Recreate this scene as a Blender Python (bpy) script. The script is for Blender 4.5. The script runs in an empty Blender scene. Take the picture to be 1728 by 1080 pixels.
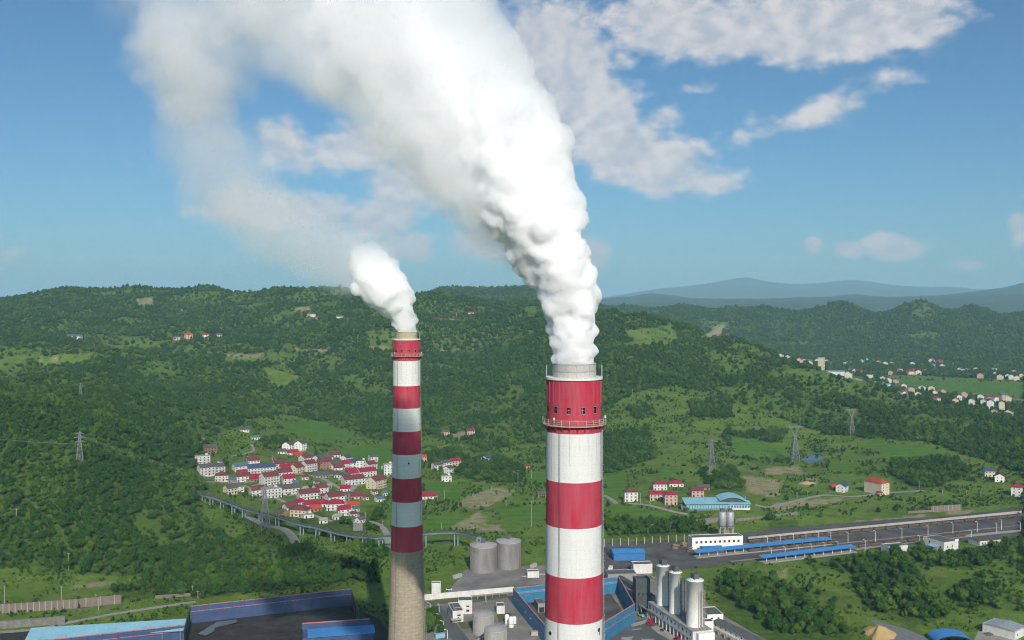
import bpy, bmesh, math, random
import numpy as np
from mathutils import Vector, Matrix, Euler
random.seed(7)
RNG = np.random.default_rng(11)
SC = bpy.context.scene
COL = SC.collection
R = math.radians

# ------------------------------------------------------------------ camera
FPX, CX, CY, HOR, CAMZ = 1600.0, 864.0, 540.0, 515.0, 210.0
PITCH = math.atan((CY - HOR) / FPX)
cam_d = bpy.data.cameras.new('camera')
cam_d.sensor_width = 36.0
cam_d.lens = 36.0 * FPX / 1728.0
cam_d.clip_start = 1.0
cam_d.clip_end = 120000.0
cam = bpy.data.objects.new('camera', cam_d)
cam.location = (0, 0, CAMZ)
cam.rotation_euler = (math.pi / 2 - PITCH, 0, 0)
COL.objects.link(cam)
SC.camera = cam

# ------------------------------------------------------------------ sun, exposure
SUN_EL, SUN_AZ = 32.2, 169.0            # azimuth clockwise from +Y (the view direction)
sun_d = bpy.data.lights.new('sun', 'SUN')
sun_d.energy = 3.7
sun_d.angle = R(0.53)
sun_d.color = (1.0, 0.935, 0.84)
sun = bpy.data.objects.new('sun', sun_d)
to_sun = Vector((math.sin(R(SUN_AZ)) * math.cos(R(SUN_EL)), math.cos(R(SUN_AZ)) * math.cos(R(SUN_EL)), math.sin(R(SUN_EL))))
sun.rotation_euler = to_sun.to_track_quat('Z', 'Y').to_euler()
COL.objects.link(sun)
SC.view_settings.view_transform = 'Standard'
SC.view_settings.look = 'None'
SC.view_settings.gamma = 1.0
SC.view_settings.use_curve_mapping = False
SC.view_settings.exposure = 0.3
cy = SC.cycles
cy.use_denoising = True
cy.use_adaptive_sampling = True
cy.adaptive_threshold = 0.04
cy.denoising_prefilter = 'FAST'
cy.filter_width = 1.1
cy.adaptive_min_samples = 12
cy.max_bounces = 50
cy.diffuse_bounces = 3
cy.glossy_bounces = 3
cy.transparent_max_bounces = 12
cy.volume_bounces = 48
cy.volume_max_steps = 256
cy.sample_clamp_indirect = 8.0

# ------------------------------------------------------------------ node helpers
class NT:
    def __init__(self, tree):
        self.t = tree
    def new(self, kind, ins=None, **props):
        n = self.t.nodes.new(kind)
        for k, v in props.items():
            setattr(n, k, v)
        if ins:
            for k, v in ins.items():
                self.set(n, k, v)
        return n
    def set(self, n, k, v):
        s = n.inputs[k]
        if isinstance(v, bpy.types.NodeSocket):
            self.t.links.new(v, s)
        else:
            s.default_value = v
    def math(self, op, a, b=None, clamp=False):
        n = self.t.nodes.new('ShaderNodeMath')
        n.operation = op
        n.use_clamp = clamp
        self.set(n, 0, a)
        if b is not None:
            self.set(n, 1, b)
        return n.outputs[0]
    def mapr(self, v, a, b, c=0.0, d=1.0, smooth=False):
        n = self.t.nodes.new('ShaderNodeMapRange')
        n.interpolation_type = 'SMOOTHSTEP' if smooth else 'LINEAR'
        for i, x in enumerate((v, a, b, c, d)):
            self.set(n, i, x)
        return n.outputs[0]
    def mix(self, f, a, b, mode='MIX'):
        n = self.t.nodes.new('ShaderNodeMix')
        n.data_type = 'RGBA'
        n.blend_type = mode
        self.set(n, 0, f)
        for i, x in ((6, a), (7, b)):
            self.set(n, i, x if isinstance(x, bpy.types.NodeSocket) else (*x, 1.0) if len(x) == 3 else x)
        return n.outputs[2]
    def noise(self, vec, scale, detail=4.0, rough=0.55, dist=0.0):
        n = self.new('ShaderNodeTexNoise', {'Scale': scale, 'Detail': detail, 'Roughness': rough, 'Distortion': dist})
        if vec is not None:
            self.set(n, 'Vector', vec)
        return n.outputs[0]
    def xyz(self, x, y, z):
        n = self.new('ShaderNodeCombineXYZ')
        for i, v in enumerate((x, y, z)):
            self.set(n, i, v)
        return n.outputs[0]

# ------------------------------------------------------------------ sky with clouds
world = bpy.data.worlds.new('World')
SC.world = world
world.use_nodes = True
world.node_tree.nodes.clear()
w = NT(world.node_tree)
sky = w.new('ShaderNodeTexSky', sky_type='NISHITA', sun_disc=False, sun_elevation=R(SUN_EL), sun_rotation=R(SUN_AZ),
            altitude=200.0, air_density=1.0, dust_density=1.0, ozone_density=3.0)
tc = w.new('ShaderNodeTexCoord')
sp = w.new('ShaderNodeSeparateXYZ', {0: tc.outputs['Generated']})
az = w.math('ARCTAN2', sp.outputs[0], sp.outputs[1])
el = w.math('ARCSINE', sp.outputs[2])
flat = w.xyz(az, w.math('MULTIPLY', el, 1.7), 0.0)
wob = w.noise(flat, 9.0, 3.0)
pt = w.xyz(w.math('ADD', az, w.math('MULTIPLY', w.math('SUBTRACT', wob, 0.5), 0.035)),
           w.math('ADD', el, w.math('MULTIPLY', w.math('SUBTRACT', w.noise(flat, 13.0, 3.0, 0.6), 0.5), 0.03)), 0.0)
# the clouds stand where they stand in the sky: azimuth, elevation, half-length, half-height, tilt, weight
CLOUDS = [(1150, 55, 170, 65, -8, .9), (1330, 70, 220, 62, -6, 1.0), (1480, 75, 150, 50, 5, 1.0), (1110, 10, 90, 40, 0, .8),
          (1370, 205, 190, 42, 14, .52), (1480, 170, 80, 36, 10, .5), (1260, 235, 90, 26, 8, .4),
          (940, 90, 110, 120, 10, .9), (990, 200, 120, 100, -20, .9), (1080, 270, 150, 70, -18, .85), (1190, 312, 90, 34, 0, .7),
          (1130, 205, 70, 30, 5, .6), (1050, 105, 42, 30, 0, .6), (1180, 155, 36, 18, 0, .45),
          (1505, 422, 62, 24, 2, .9), (1432, 430, 34, 18, -8, .8), (1373, 424, 22, 22, 0, .7), (1720, 400, 26, 26, 0, .9), (1625, 455, 50, 15, 0, .45),
          (1000, 425, 46, 30, -10, .7), (820, 420, 80, 34, 0, .75), (690, 415, 80, 30, 0, .75), (640, 370, 90, 46, 10, .8), (690, 310, 110, 55, 10, .8),
          (610, 255, 130, 50, 8, .8), (480, 260, 70, 55, -20, .7), (460, 360, 160, 46, 0, .8), (480, 440, 90, 25, 0, .3), (10, 440, 60, 30, 0, .45), (210, 293, 20, 10, 0, .4)]
cov = None
for (cx_, cy_, hx, hy, tilt, wt) in CLOUDS:
    mp = w.new('ShaderNodeMapping', {'Vector': pt}, vector_type='TEXTURE')
    mp.inputs['Location'].default_value = (math.atan((cx_ - CX) / FPX), math.atan((HOR - cy_) / FPX), 0)
    mp.inputs['Rotation'].default_value = (0, 0, R(tilt))
    mp.inputs['Scale'].default_value = (hx * 1.35 / FPX, hy * 1.35 / FPX, 1)
    gr = w.new('ShaderNodeTexGradient', {'Vector': mp.outputs[0]}, gradient_type='SPHERICAL')
    v = w.math('MULTIPLY', gr.outputs[1], wt)
    cov = v if cov is None else w.math('MAXIMUM', cov, v)
# beyond those, scattered cumulus of the same kind all round
big = w.noise(w.xyz(w.math('MULTIPLY', az, 1.0), w.math('MULTIPLY', el, 2.2), 3.7), 3.1, 2.0)
away = w.math('MAXIMUM', w.mapr(w.math('ABSOLUTE', az), 0.58, 0.75), w.mapr(el, 0.36, 0.5))
rest = w.math('MULTIPLY', w.math('MULTIPLY', w.mapr(big, 0.5, 0.75), 0.9), away)
cov = w.math('MAXIMUM', cov, w.math('MULTIPLY', rest, w.mapr(el, 0.0, 0.06)))
det = w.noise(w.xyz(az, w.math('MULTIPLY', el, 1.5), 0.0), 23.0, 9.0, 0.58)
dens = w.math('ADD', cov, w.math('MULTIPLY', w.math('SUBTRACT', det, 0.5), 0.95))
alpha = w.mapr(dens, 0.22, 0.54, 0.0, 0.88, True)
alpha = w.math('MULTIPLY', alpha, w.mapr(cov, 0.0, 0.25))
det2 = w.noise(w.xyz(w.math('ADD', az, -0.006), w.math('MULTIPLY', w.math('ADD', el, 0.012), 1.5), 0.0), 22.0, 6.0, 0.55)
lit = w.mapr(w.math('SUBTRACT', det, det2), -0.12, 0.12)
ccol = w.mix(lit, (5.1, 5.5, 6.2), (7.9, 7.5, 7.4))
low = w.mapr(el, 0.0, 0.12)
ccol = w.mix(low, (5.2, 5.1, 5.6), ccol)
skyc = w.mix(1.0, sky.outputs[0], (0.53, 0.79, 0.92), 'MULTIPLY')
both = w.mix(alpha, skyc, ccol)
bg = w.new('ShaderNodeBackground', {'Color': both, 'Strength': 0.08})
wo = w.new('ShaderNodeOutputWorld', {'Surface': bg.outputs[0]})

# ------------------------------------------------------------------ pixels of the survey photograph to points in the place
def ray(px, py):
    a, b = (px - CX) / FPX, -(py - CY) / FPX
    c, s = math.cos(PITCH), math.sin(PITCH)
    return a, c + b * s, -s + b * c          # x, y, z per unit of optical depth
def at(px, py, Y):
    x, y, z = ray(px, py)
    t = Y / y
    return Vector((x * t, Y, CAMZ + z * t))
def pix(X, Y, Z):
    c, s = math.cos(PITCH), math.sin(PITCH)
    dz = Z - CAMZ
    f = Y * c - dz * s
    u = Y * s + dz * c
    return CX + FPX * X / f, CY - FPX * u / f
# ------------------------------------------------------------------ terrain
def zf(py, Y):
    return at(CX, py, Y).z
TERR = {  # column in the photograph: (distance, row seen there) or (distance, height) as ('z')
 -320: [(720,0,'z'),(800,880),(900,760),(1000,690),(1100,640),(1350,80,'z'),(1700,620),(2100,580),(2700,540),(3400,500),(4600,90,'z')],
 0: [(300,0,'z'),(500,0,'z'),(640,0,'z'),(715,0,'z'),(800,890),(880,790),(960,715),(1060,645),(1300,76,'z'),(1700,622),(2100,582),(2700,545),(3400,506),(4600,90,'z'),(9000,60,'z'),(20000,60,'z')],
 170: [(500,0,'z'),(720,0,'z'),(810,895),(900,800),(980,740),(1080,697),(1300,676),(1600,640),(2000,602),(2500,562),(3300,492),(4600,90,'z')],
 260: [(720,0,'z'),(830,905),(930,830),(1030,770),(1130,722),(1300,700),(1600,655),(2000,610),(2500,560),(3250,493)],
 340: [(500,0,'z'),(740,0,'z'),(930,6,'z'),(1100,10,'z'),(1300,745),(1450,705),(1750,645),(2050,602),(2450,562),(3000,520),(3300,491),(4600,90,'z')],
 500: [(500,0,'z'),(800,0,'z'),(1000,0,'z'),(1150,2,'z'),(1380,5,'z'),(1700,702),(1900,662),(2250,602),(2650,552),(2950,516),(3200,492),(4600,90,'z'),(9000,60,'z'),(20000,60,'z')],
 650: [(500,0,'z'),(1000,0,'z'),(1180,0,'z'),(1480,2,'z'),(1750,702),(1980,652),(2250,602),(2600,552),(2950,503),(4200,80,'z')],
 745: [(4800,489),(6500,80,'z')],
 800: [(500,0,'z'),(900,0,'z'),(1200,0,'z'),(1460,4,'z'),(1600,716),(1780,682),(1950,642),(2200,602),(2450,562),(2800,522),(3000,506),(4200,80,'z')],
 880: [(4800,486),(6500,80,'z'),(20000,60,'z')],
 950: [(500,0,'z'),(900,0,'z'),(1180,0,'z'),(1380,0,'z'),(1560,722),(1720,682),(1880,642),(2080,602),(2350,562),(2700,527),(2950,508),(4200,60,'z'),(4800,495)],
 1100: [(500,0,'z'),(873,0,'z'),(940,5,'z'),(1120,801),(1280,762),(1450,722),(1620,682),(1780,642),(1980,602),(2250,562),(2450,547),(3200,60,'z'),(3900,25,'z'),(4300,560),(5000,524),(8000,60,'z'),(14000,496),(19000,100,'z'),(27000,489),(38000,0,'z')],
 1250: [(500,0,'z'),(873,0,'z'),(960,6,'z'),(1150,802),(1320,762),(1480,722),(1640,682),(1800,642),(1980,612),(2150,591),(2900,25,'z'),(3500,14,'z'),(4200,572),(4900,534),(8000,60,'z'),(14000,511),(19000,100,'z'),(27000,471),(38000,0,'z')],
 1400: [(500,0,'z'),(900,0,'z'),(1000,2,'z'),(1180,2,'z'),(1350,762),(1500,722),(1650,682),(1850,640),(2400,14,'z'),(3000,12,'z'),(3500,12,'z'),(4000,582),(4500,545),(8000,60,'z'),(14000,502),(19000,100,'z'),(27000,476),(38000,0,'z')],
 1550: [(500,0,'z'),(900,0,'z'),(980,1,'z'),(1170,3,'z'),(1300,763),(1450,723),(1580,693),(1750,677),(2000,12,'z'),(2300,12,'z'),(3400,12,'z'),(4100,565),(8000,60,'z'),(14000,507),(19000,100,'z'),(27000,484),(38000,0,'z')],
 1728: [(500,0,'z'),(900,0,'z'),(960,0,'z'),(1080,4,'z'),(1200,781),(1350,742),(1550,12,'z'),(1900,12,'z'),(2600,12,'z'),(3400,12,'z'),(4000,575),(8000,60,'z'),(13500,482),(19000,100,'z'),(27000,490),(38000,0,'z')],
 2050: [(500,0,'z'),(900,0,'z'),(1200,784),(1400,30,'z'),(1900,12,'z'),(3400,12,'z'),(4000,575),(4600,530),(8000,60,'z'),(13500,482),(27000,490),(38000,0,'z')],
}
EXTRA = []
for Y_, pk in ((5000, ((1020, 522), (1060, 518), (1100, 521), (1150, 517), (1200, 524))),
               (4750, ((1240, 522), (1290, 521), (1330, 527), (1370, 525), (1395, 518), (1422, 512), (1450, 520), (1478, 533))),
               (4600, ((1500, 528), (1525, 518), (1552, 511), (1580, 520), (1600, 530), (1622, 521), (1642, 517), (1665, 525), (1690, 537), (1712, 534), (1728, 529))),
               (5700, ((1290, 560), (1422, 560), (1478, 565), (1552, 560), (1600, 565), (1642, 560), (1700, 565))),
               (14000, ((1000, 508), (1040, 504), (1068, 502), (1095, 495), (1130, 500), (1180, 506), (1230, 509), (1290, 511), (1330, 502), (1350, 500), (1380, 503), (1430, 497), (1470, 500), (1500, 506), (1560, 504), (1600, 500), (1650, 491), (1700, 483), (1728, 477))),
               (27000, ((1010, 504), (1050, 497), (1110, 487), (1150, 484), (1200, 478), (1250, 467), (1262, 469), (1300, 478), (1350, 482), (1400, 477), (1432, 473), (1475, 476), (1520, 484), (1560, 485), (1590, 483), (1650, 489))),
               (3350, ((0, 506), (40, 500), (70, 497), (92, 491), (130, 493), (180, 495), (228, 489), (270, 491), (305, 494), (345, 488), (365, 490), (390, 501))),
               (3200, ((420, 498), (480, 491), (560, 487), (600, 490))), (3000, ((700, 500), (745, 498), (800, 505)))):
    EXTRA += [(a, b, Y_) for a, b in pk]
cp = []
for px_, lst in TERR.items():
    for e in lst:
        Y = e[0]
        z = e[1] if len(e) == 3 else zf(e[1], Y)
        cp.append(((px_ - CX) / FPX, math.log(Y), z))
for px_, py_, Y in EXTRA:
    cp.append(((px_ - CX) / FPX, math.log(Y), zf(py_, Y)))
for u_ in (-1.1, -.8, -0.5, -0.25, 0.0, 0.25, 0.5, .8, 1.1):
    for Y in (150, 260, 400, 600):
        cp.append((u_, math.log(Y), 0.0))
for u_ in (-1.1, 1.1):
    for Y, z in ((900, 20), (1500, 40), (2500, 90), (4000, 120), (9000, 100), (20000, 60)):
        cp.append((u_, math.log(Y), z))
for u_ in (-1.1, -.5, 0, .5, 1.1):
    for Y in (40000, 60000):
        cp.append((u_, math.log(Y), 0.0))
cp = np.array(cp)
VS = 0.62                                   # how far a step of distance counts next to a step sideways
def _k(d2):
    return np.sqrt(d2 + 0.012 ** 2)
_c = cp[:, :2] * (1.0, VS)
_d = ((_c[:, None, :] - _c[None, :, :]) ** 2).sum(-1)
_A = _k(_d) - 0.0006 * np.eye(len(_c))
_mean = cp[:, 2].mean()
_w = np.linalg.solve(_A, cp[:, 2] - _mean)

def _hash(ix, iy, seed):
    h = (ix * 374761393 + iy * 668265263 + seed * 1442695041) & 0xffffffff
    h = ((h ^ (h >> 13)) * 1274126177) & 0xffffffff
    return ((h ^ (h >> 16)) & 0xffff) / 65535.0
def vnoise(x, y, seed=0):
    x0 = np.floor(x).astype(np.int64); y0 = np.floor(y).astype(np.int64)
    fx = x - x0; fy = y - y0
    fx = fx * fx * (3 - 2 * fx); fy = fy * fy * (3 - 2 * fy)
    a = _hash(x0, y0, seed); b = _hash(x0 + 1, y0, seed); c = _hash(x0, y0 + 1, seed); d = _hash(x0 + 1, y0 + 1, seed)
    return (a * (1 - fx) + b * fx) * (1 - fy) + (c * (1 - fx) + d * fx) * fy
def fbm(x, y, seed=0, octv=4):
    s, a, n = 0.0, 0.5, 0.0
    for o in range(octv):
        s = s + a * vnoise(x * 2 ** o, y * 2 ** o, seed + o * 17); n += a; a *= 0.5
    return s / n

NU, NV = 560, 620
UA, UB = -1.1, 1.1
VA, VB = math.log(150.0), math.log(60000.0)
us = np.linspace(UA, UB, NU)
vs = np.linspace(VA, VB, NV)
UU, VV = np.meshgrid(us, vs, indexing='xy')      # rows: distance
ZZ = np.zeros_like(UU)
for i in range(NV):
    q = np.stack([UU[i], VV[i] * VS], 1)
    d2 = ((q[:, None, :] - _c[None, :, :]) ** 2).sum(-1)
    ZZ[i] = _k(d2) @ _w + _mean
YY = np.exp(VV); XX = UU * YY
hilly = np.clip((ZZ - 12) / 50.0, 0, 1) * np.clip((YY - 760) / 250, 0, 1)
wpx = (fbm(XX / 300, YY / 300, 13, 2) - .5) * 260
ridg = 1 - np.abs(2 * fbm((XX + wpx) / 430 + 3.1, (YY - wpx) / 560, 5, 4) - 1)
ridg = ridg - ridg[(YY > 800) & (YY < 6000)].mean()
ampl = np.clip(YY / 21.0, 20, 120) * np.clip((4300 - YY) / 1600, 0.10, 1) * np.where((YY > 2900) & (YY < 3600) & (XX < 200), 0.5, 1.0)
ZZ = ZZ + hilly * (ridg * ampl + (fbm(XX / 90, YY / 90, 9, 3) - 0.5) * np.clip(YY / 170, 5, 18) + np.where(YY > 6500, (fbm(XX / 900, YY / 1500, 3, 5) - 0.5) * 70, 0))
flatm = np.clip((720 - YY) / 60, 0, 1)
ZZ = ZZ * (1 - flatm)
ZZ = np.where(YY < 6000, np.maximum(ZZ, 0.0) + 0.0, ZZ)
# the rail yard and the right-hand plain are graded flat
rx = np.clip((XX - 60) / 60, 0, 1) * np.clip((905 - YY + 0.10 * XX) / 30, 0, 1)
ZZ = ZZ * (1 - rx)
def H(x, y):
    y = max(y, 151.0)
    fu = (x / y - UA) / (UB - UA) * (NU - 1)
    fv = (math.log(y) - VA) / (VB - VA) * (NV - 1)
    iu = min(max(int(fu), 0), NU - 2); iv = min(max(int(fv), 0), NV - 2)
    a = min(max(fu - iu, 0), 1); b = min(max(fv - iv, 0), 1)
    return ((ZZ[iv, iu] * (1 - a) + ZZ[iv, iu + 1] * a) * (1 - b) + (ZZ[iv + 1, iu] * (1 - a) + ZZ[iv + 1, iu + 1] * a) * b)
def Hn(x, y):
    y = np.maximum(y, 151.0)
    fu = (x / y - UA) / (UB - UA) * (NU - 1)
    fv = (np.log(y) - VA) / (VB - VA) * (NV - 1)
    iu = np.clip(fu.astype(int), 0, NU - 2); iv = np.clip(fv.astype(int), 0, NV - 2)
    a = np.clip(fu - iu, 0, 1); b = np.clip(fv - iv, 0, 1)
    return ((ZZ[iv, iu] * (1 - a) + ZZ[iv, iu + 1] * a) * (1 - b) + (ZZ[iv + 1, iu] * (1 - a) + ZZ[iv + 1, iu + 1] * a) * b)
def G(px, py, up=0.0):
    """where the line of sight through a pixel of the photograph meets the ground"""
    x, y, z = ray(px, py)
    Y = 250.0
    while Y < 40000:
        t = Y / y
        if CAMZ + z * t <= H(x * t, Y) + up:
            lo, hi = Y / 1.004, Y
            for _ in range(12):
                m = (lo + hi) / 2; t = m / y
                if CAMZ + z * t <= H(x * t, m) + up: hi = m
                else: lo = m
            t = hi / y
            return Vector((x * t, hi, H(x * t, hi)))
        Y *= 1.004
    t = 3000 / y
    return Vector((x * t, 3000, H(x * t, 3000)))
def PIXN(X, Y, Z):
    c, s = math.cos(PITCH), math.sin(PITCH)
    dz = Z - CAMZ
    f = Y * c - dz * s
    return CX + FPX * X / f, CY - FPX * (Y * s + dz * c) / f

def inpoly(px, py, poly):
    r = np.zeros(np.shape(px), bool)
    n = len(poly)
    for i in range(n):
        x1, y1 = poly[i]; x2, y2 = poly[(i + 1) % n]
        if y1 == y2: continue
        c = ((y1 > py) != (y2 > py)) & (px < (x2 - x1) * (py - y1) / (y2 - y1) + x1)
        r ^= c
    return r
# land cover as surveyed: meadow outlines, denser copses inside them, paddies, bare soil
MEADOW = [
 [(330,772),(370,735),(430,705),(480,700),(560,715),(640,745),(760,735),(800,765),(925,745),(1016,712),(1016,905),(640,915),(500,880),(350,835)],
 [(330,830),(420,885),(640,920),(655,950),(620,1000),(330,1005),(300,985),(400,930),(350,880)],
 [(1015,700),(1060,665),(1140,650),(1210,668),(1300,700),(1400,735),(1560,745),(1728,800),(1728,885),(1015,915)],
 [(1215,925),(1728,905),(1728,1085),(1215,1085)],
 [(1490,632),(1728,640),(1728,690),(1620,668),(1500,655)],
 [(0,960),(60,962),(130,975),(330,1000),(330,1085),(0,1085)],
 [(640,900),(1230,900),(1230,1085),(640,1085)],
 [(380,598),(500,596),(500,612),(380,612)],[(440,625),(480,612),(510,640),(470,655)],[(60,605),(160,596),(190,606),(70,618)],
 [(1050,560),(1130,548),(1150,575),(1080,585)],
]
COPSE = [
 [(470,865),(515,850),(560,872),(640,862),(655,895),(600,902),(520,890)],[(765,795),(800,775),(840,768),(885,792),(875,815),(800,812)],
 [(1195,985),(1240,970),(1300,978),(1360,1010),(1420,1050),(1450,1085),(1250,1085)],
 [(1430,945),(1500,928),(1540,950),(1570,1005),(1600,1040),(1540,1062),(1455,1020)],[(1530,930),(1600,935),(1728,900),(1728,925),(1640,960),(1560,955)],
 [(1025,880),(1080,870),(1190,880),(1190,905),(1025,908)],[(1300,880),(1340,875),(1350,900),(1300,905)],[(1280,930),(1430,915),(1440,940),(1300,948)],
 [(1215,735),(1330,725),(1320,745),(1230,752)],[(1180,800),(1240,790),(1260,830),(1200,835)],[(1500,780),(1610,770),(1640,800),(1560,830),(1500,810)],
 [(440,745),(475,735),(490,755),(460,765)],[(340,790),(380,780),(400,795),(350,805)],[(500,780),(530,770),(540,800),(510,800)],
 [(1060,690),(1100,685),(1110,705),(1070,708)],[(1160,680),(1230,670),(1240,705),(1170,705)],[(720,770),(765,755),(790,775),(730,795)],
 [(1015,740),(1090,720),(1110,770),(1040,800),(1015,800)],[(380,930),(420,905),(440,960),(390,980)],[(720,1040),(735,1030),(770,1085),(715,1085)],
 [(1640,870),(1728,850),(1728,870),(1660,880)],[(1610,1000),(1660,985),(1690,1030),(1620,1020)],[(180,990),(330,965),(330,1005),(200,1010)],[(330,962),(420,955),(560,948),(640,965),(640,985),(600,984),(330,1012)],[(560,905),(655,925),(655,945),(600,935)],[(470,930),(520,925),(530,945),(480,950)],
]
PADDY = [[(470,712),(540,712),(600,735),(560,745),(500,738)],[(720,815),(790,818),(770,845),(722,840)],[(840,862),(918,850),(918,880),(860,888)],[(1020,800),(1050,795),(1056,830),(1022,835)],[(1230,735),(1330,752),(1320,770),(1240,765)],[(1450,745),(1560,752),(1600,770),(1500,775)],[(1400,775),(1450,785),(1440,800),(1400,795)],[(1030,850),(1150,868),(1140,880),(1030,872)],[(540,768),(600,752),(660,748),(665,800),(600,778),(545,775)],[(712,880),(760,868),(800,872),(790,890),(715,898)],[(1490,640),(1728,648),(1728,670),(1560,660)],[(1110,790),(1150,785),(1150,800),(1110,802)],[(880,800),(922,795),(922,815),(890,815)]]
TAN = [[(790,835),(840,822),(872,828),(835,850),(800,860),(770,852)],[(800,868),(815,862),(822,885),(845,888),(850,898),(800,894),(760,893),(785,878)],[(1190,790),(1200,788),(1205,812),(1192,806)],
       [(1350,808),(1380,808),(1378,820),(1350,820)],[(1300,968),(1330,962),(1328,975),(1305,980)],[(620,584),(650,584),(655,592),(625,592)],[(765,728),(790,728),(790,742),(765,742)],
       [(1185,568),(1215,548),(1232,545),(1215,568),(1195,575)],[(1290,790),(1350,785),(1355,800),(1290,800)],[(495,518),(525,518),(525,526),(500,527)],[(230,505),(262,500),(258,516),(232,516)],
       [(1250,800),(1320,812),(1310,840),(1260,830)],[(1600,862),(1640,860),(1640,868),(1600,868)],[(370,598),(440,598),(440,602),(370,602)],[(500,590),(555,590),(555,594),(500,594)],[(720,592),(800,592),(800,594),(720,594)],
       [(55,608),(110,602),(112,606),(58,612)],[(1300,850),(1420,838),(1425,846),(1310,862)],[(1440,880),(1560,868),(1560,876),(1440,890)],[(120,985),(230,978),(232,984),(125,992)]]
def cover(X, Y, Z):
    px, py = PIXN(X, Y, Z)
    wob = (fbm(X / 30, Y / 30, 21, 3) - 0.5) * 14
    qx, qy = px + wob, py + wob * 0.5
    m = np.zeros(np.shape(X), bool)
    for p in MEADOW: m |= inpoly(qx, qy, p)
    c = np.zeros(np.shape(X), bool)
    for p in COPSE: c |= inpoly(qx, qy, p)
    n = fbm(X / 150, Y / 150, 31, 4)
    hill = (~m) & (Y > 730)
    clear = n > np.where(Y > 3600, 0.66, np.where((px < 330) & (py > 640), 0.62, 0.56))
    # forested hills with clearings; meadows with scattered trees; copses
    f = np.where(hill, np.where(clear, 0.22, np.where((px < 340) & (py > 640), 0.95, 0.84)), 0.0)
    scat = fbm(X / 45, Y / 45, 77, 3)
    f = np.where(m, np.where(scat > 0.65, 0.4, 0.03), f)
    f = np.where(c, 1.0, f)
    cover.clear = hill & clear
    return px, py, f, m, c
def mesh_obj(name, verts, faces, mat=None, parent=None, smooth=False, loc=None):
    me = bpy.data.meshes.new(name)
    me.from_pydata([tuple(v) for v in verts], [], faces)
    if mat is not None:
        me.materials.append(mat)
    if smooth:
        me.polygons.foreach_set('use_smooth', [True] * len(me.polygons))
    ob = bpy.data.objects.new(name, me)
    COL.objects.link(ob)
    if parent is not None:
        ob.parent = parent
    if loc is not None:
        ob.location = loc
    return ob
def tag(o, label=None, cat=None, group=None, kind=None):
    if label: o['label'] = label
    if cat: o['category'] = cat
    if group: o['group'] = group
    if kind: o['kind'] = kind
    return o
def empty(name, loc, rz=0.0):
    o = bpy.data.objects.new(name, None)
    o.empty_display_size = 0.5
    o.location = loc
    o.rotation_euler = (0, 0, rz)
    COL.objects.link(o)
    return o

# ------------------------------------------------------------------ ground material: grass, paddy, bare soil, forest floor
def new_mat(name):
    m = bpy.data.materials.new(name)
    m.use_nodes = True
    m.node_tree.nodes.clear()
    return m, NT(m.node_tree)
def ground_material():
    m, n = new_mat('ground')
    geo = n.new('ShaderNodeNewGeometry')
    pos = geo.outputs['Position']
    a = lambda k: n.new('ShaderNodeAttribute', attribute_name=k).outputs['Fac']
    n1 = n.noise(pos, 0.02, 6.0, 0.6)
    n2 = n.noise(pos, 0.11, 5.0, 0.65)
    n3 = n.noise(pos, 0.6, 4.0, 0.7)
    g = n.mix(n.mapr(n1, 0.35, 0.65), (0.076, 0.155, 0.020), (0.145, 0.245, 0.034))
    g = n.mix(n.mapr(n2, 0.42, 0.75), g, (0.205, 0.245, 0.062))
    g = n.mix(n.mapr(n3, 0.5, 0.8), g, (0.036, 0.078, 0.014))
    g = n.mix(n.mapr(n.noise(pos, 0.045, 5.0, 0.7), 0.5, 0.72, 0, .75), g, (0.055, 0.098, 0.022))
    dry = n.math('MULTIPLY', n.mapr(n.noise(pos, 0.022, 7.0, 0.75), 0.56, 0.68), 0.7)
    g = n.mix(dry, g, (0.20, 0.17, 0.09))
    fl = n.mix(n.mapr(n2, 0.3, 0.7), (0.040, 0.082, 0.018), (0.110, 0.175, 0.032))
    c = n.mix(a('forest'), g, fl)
    wv = n.new('ShaderNodeTexWave', {'Vector': pos, 'Scale': 0.016, 'Distortion': 3.0, 'Detail': 2.0, 'Detail Scale': 0.4}, bands_direction='Y')
    pad = n.mix(n.mapr(wv.outputs['Fac'], 0.0, 1.0), (0.060, 0.165, 0.018), (0.085, 0.215, 0.026))
    c = n.mix(n.math('MULTIPLY', a('paddy'), n.mapr(n2, 0.3, 0.7, 0.9, 0.45)), c, pad)
    so = n.mix(n.mapr(n3, 0.3, 0.7), (0.30, 0.235, 0.14), (0.42, 0.34, 0.22))
    sk = n.math('MULTIPLY', a('soil'), n.mapr(n.noise(pos, 0.09, 4.0, 0.7), 0.36, 0.56, 0.12, 0.95))
    c = n.mix(sk, c, so)
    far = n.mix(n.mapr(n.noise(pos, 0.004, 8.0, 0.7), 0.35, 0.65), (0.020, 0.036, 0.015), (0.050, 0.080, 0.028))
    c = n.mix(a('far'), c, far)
    bs = n.new('ShaderNodeBsdfPrincipled', {'Base Color': c, 'Roughness': 0.95, 'Specular IOR Level': 0.1})
    bump = n.new('ShaderNodeBump', {'Strength': 0.9, 'Distance': 1.6, 'Height': n.math('ADD', n3, n2)})
    n.set(bs, 'Normal', bump.outputs[0])
    n.new('ShaderNodeOutputMaterial', {'Surface': bs.outputs[0]})
    return m
GROUND = ground_material()
terr_v = np.stack([XX, YY, ZZ], -1).reshape(-1, 3)
idx = np.arange(NU * NV).reshape(NV, NU)
quads = np.stack([idx[:-1, :-1], idx[:-1, 1:], idx[1:, 1:], idx[1:, :-1]], -1).reshape(-1, 4)
me = bpy.data.meshes.new('terrain')
me.vertices.add(len(terr_v)); me.vertices.foreach_set('co', terr_v.ravel())
me.loops.add(quads.size); me.loops.foreach_set('vertex_index', quads.ravel())
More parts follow.
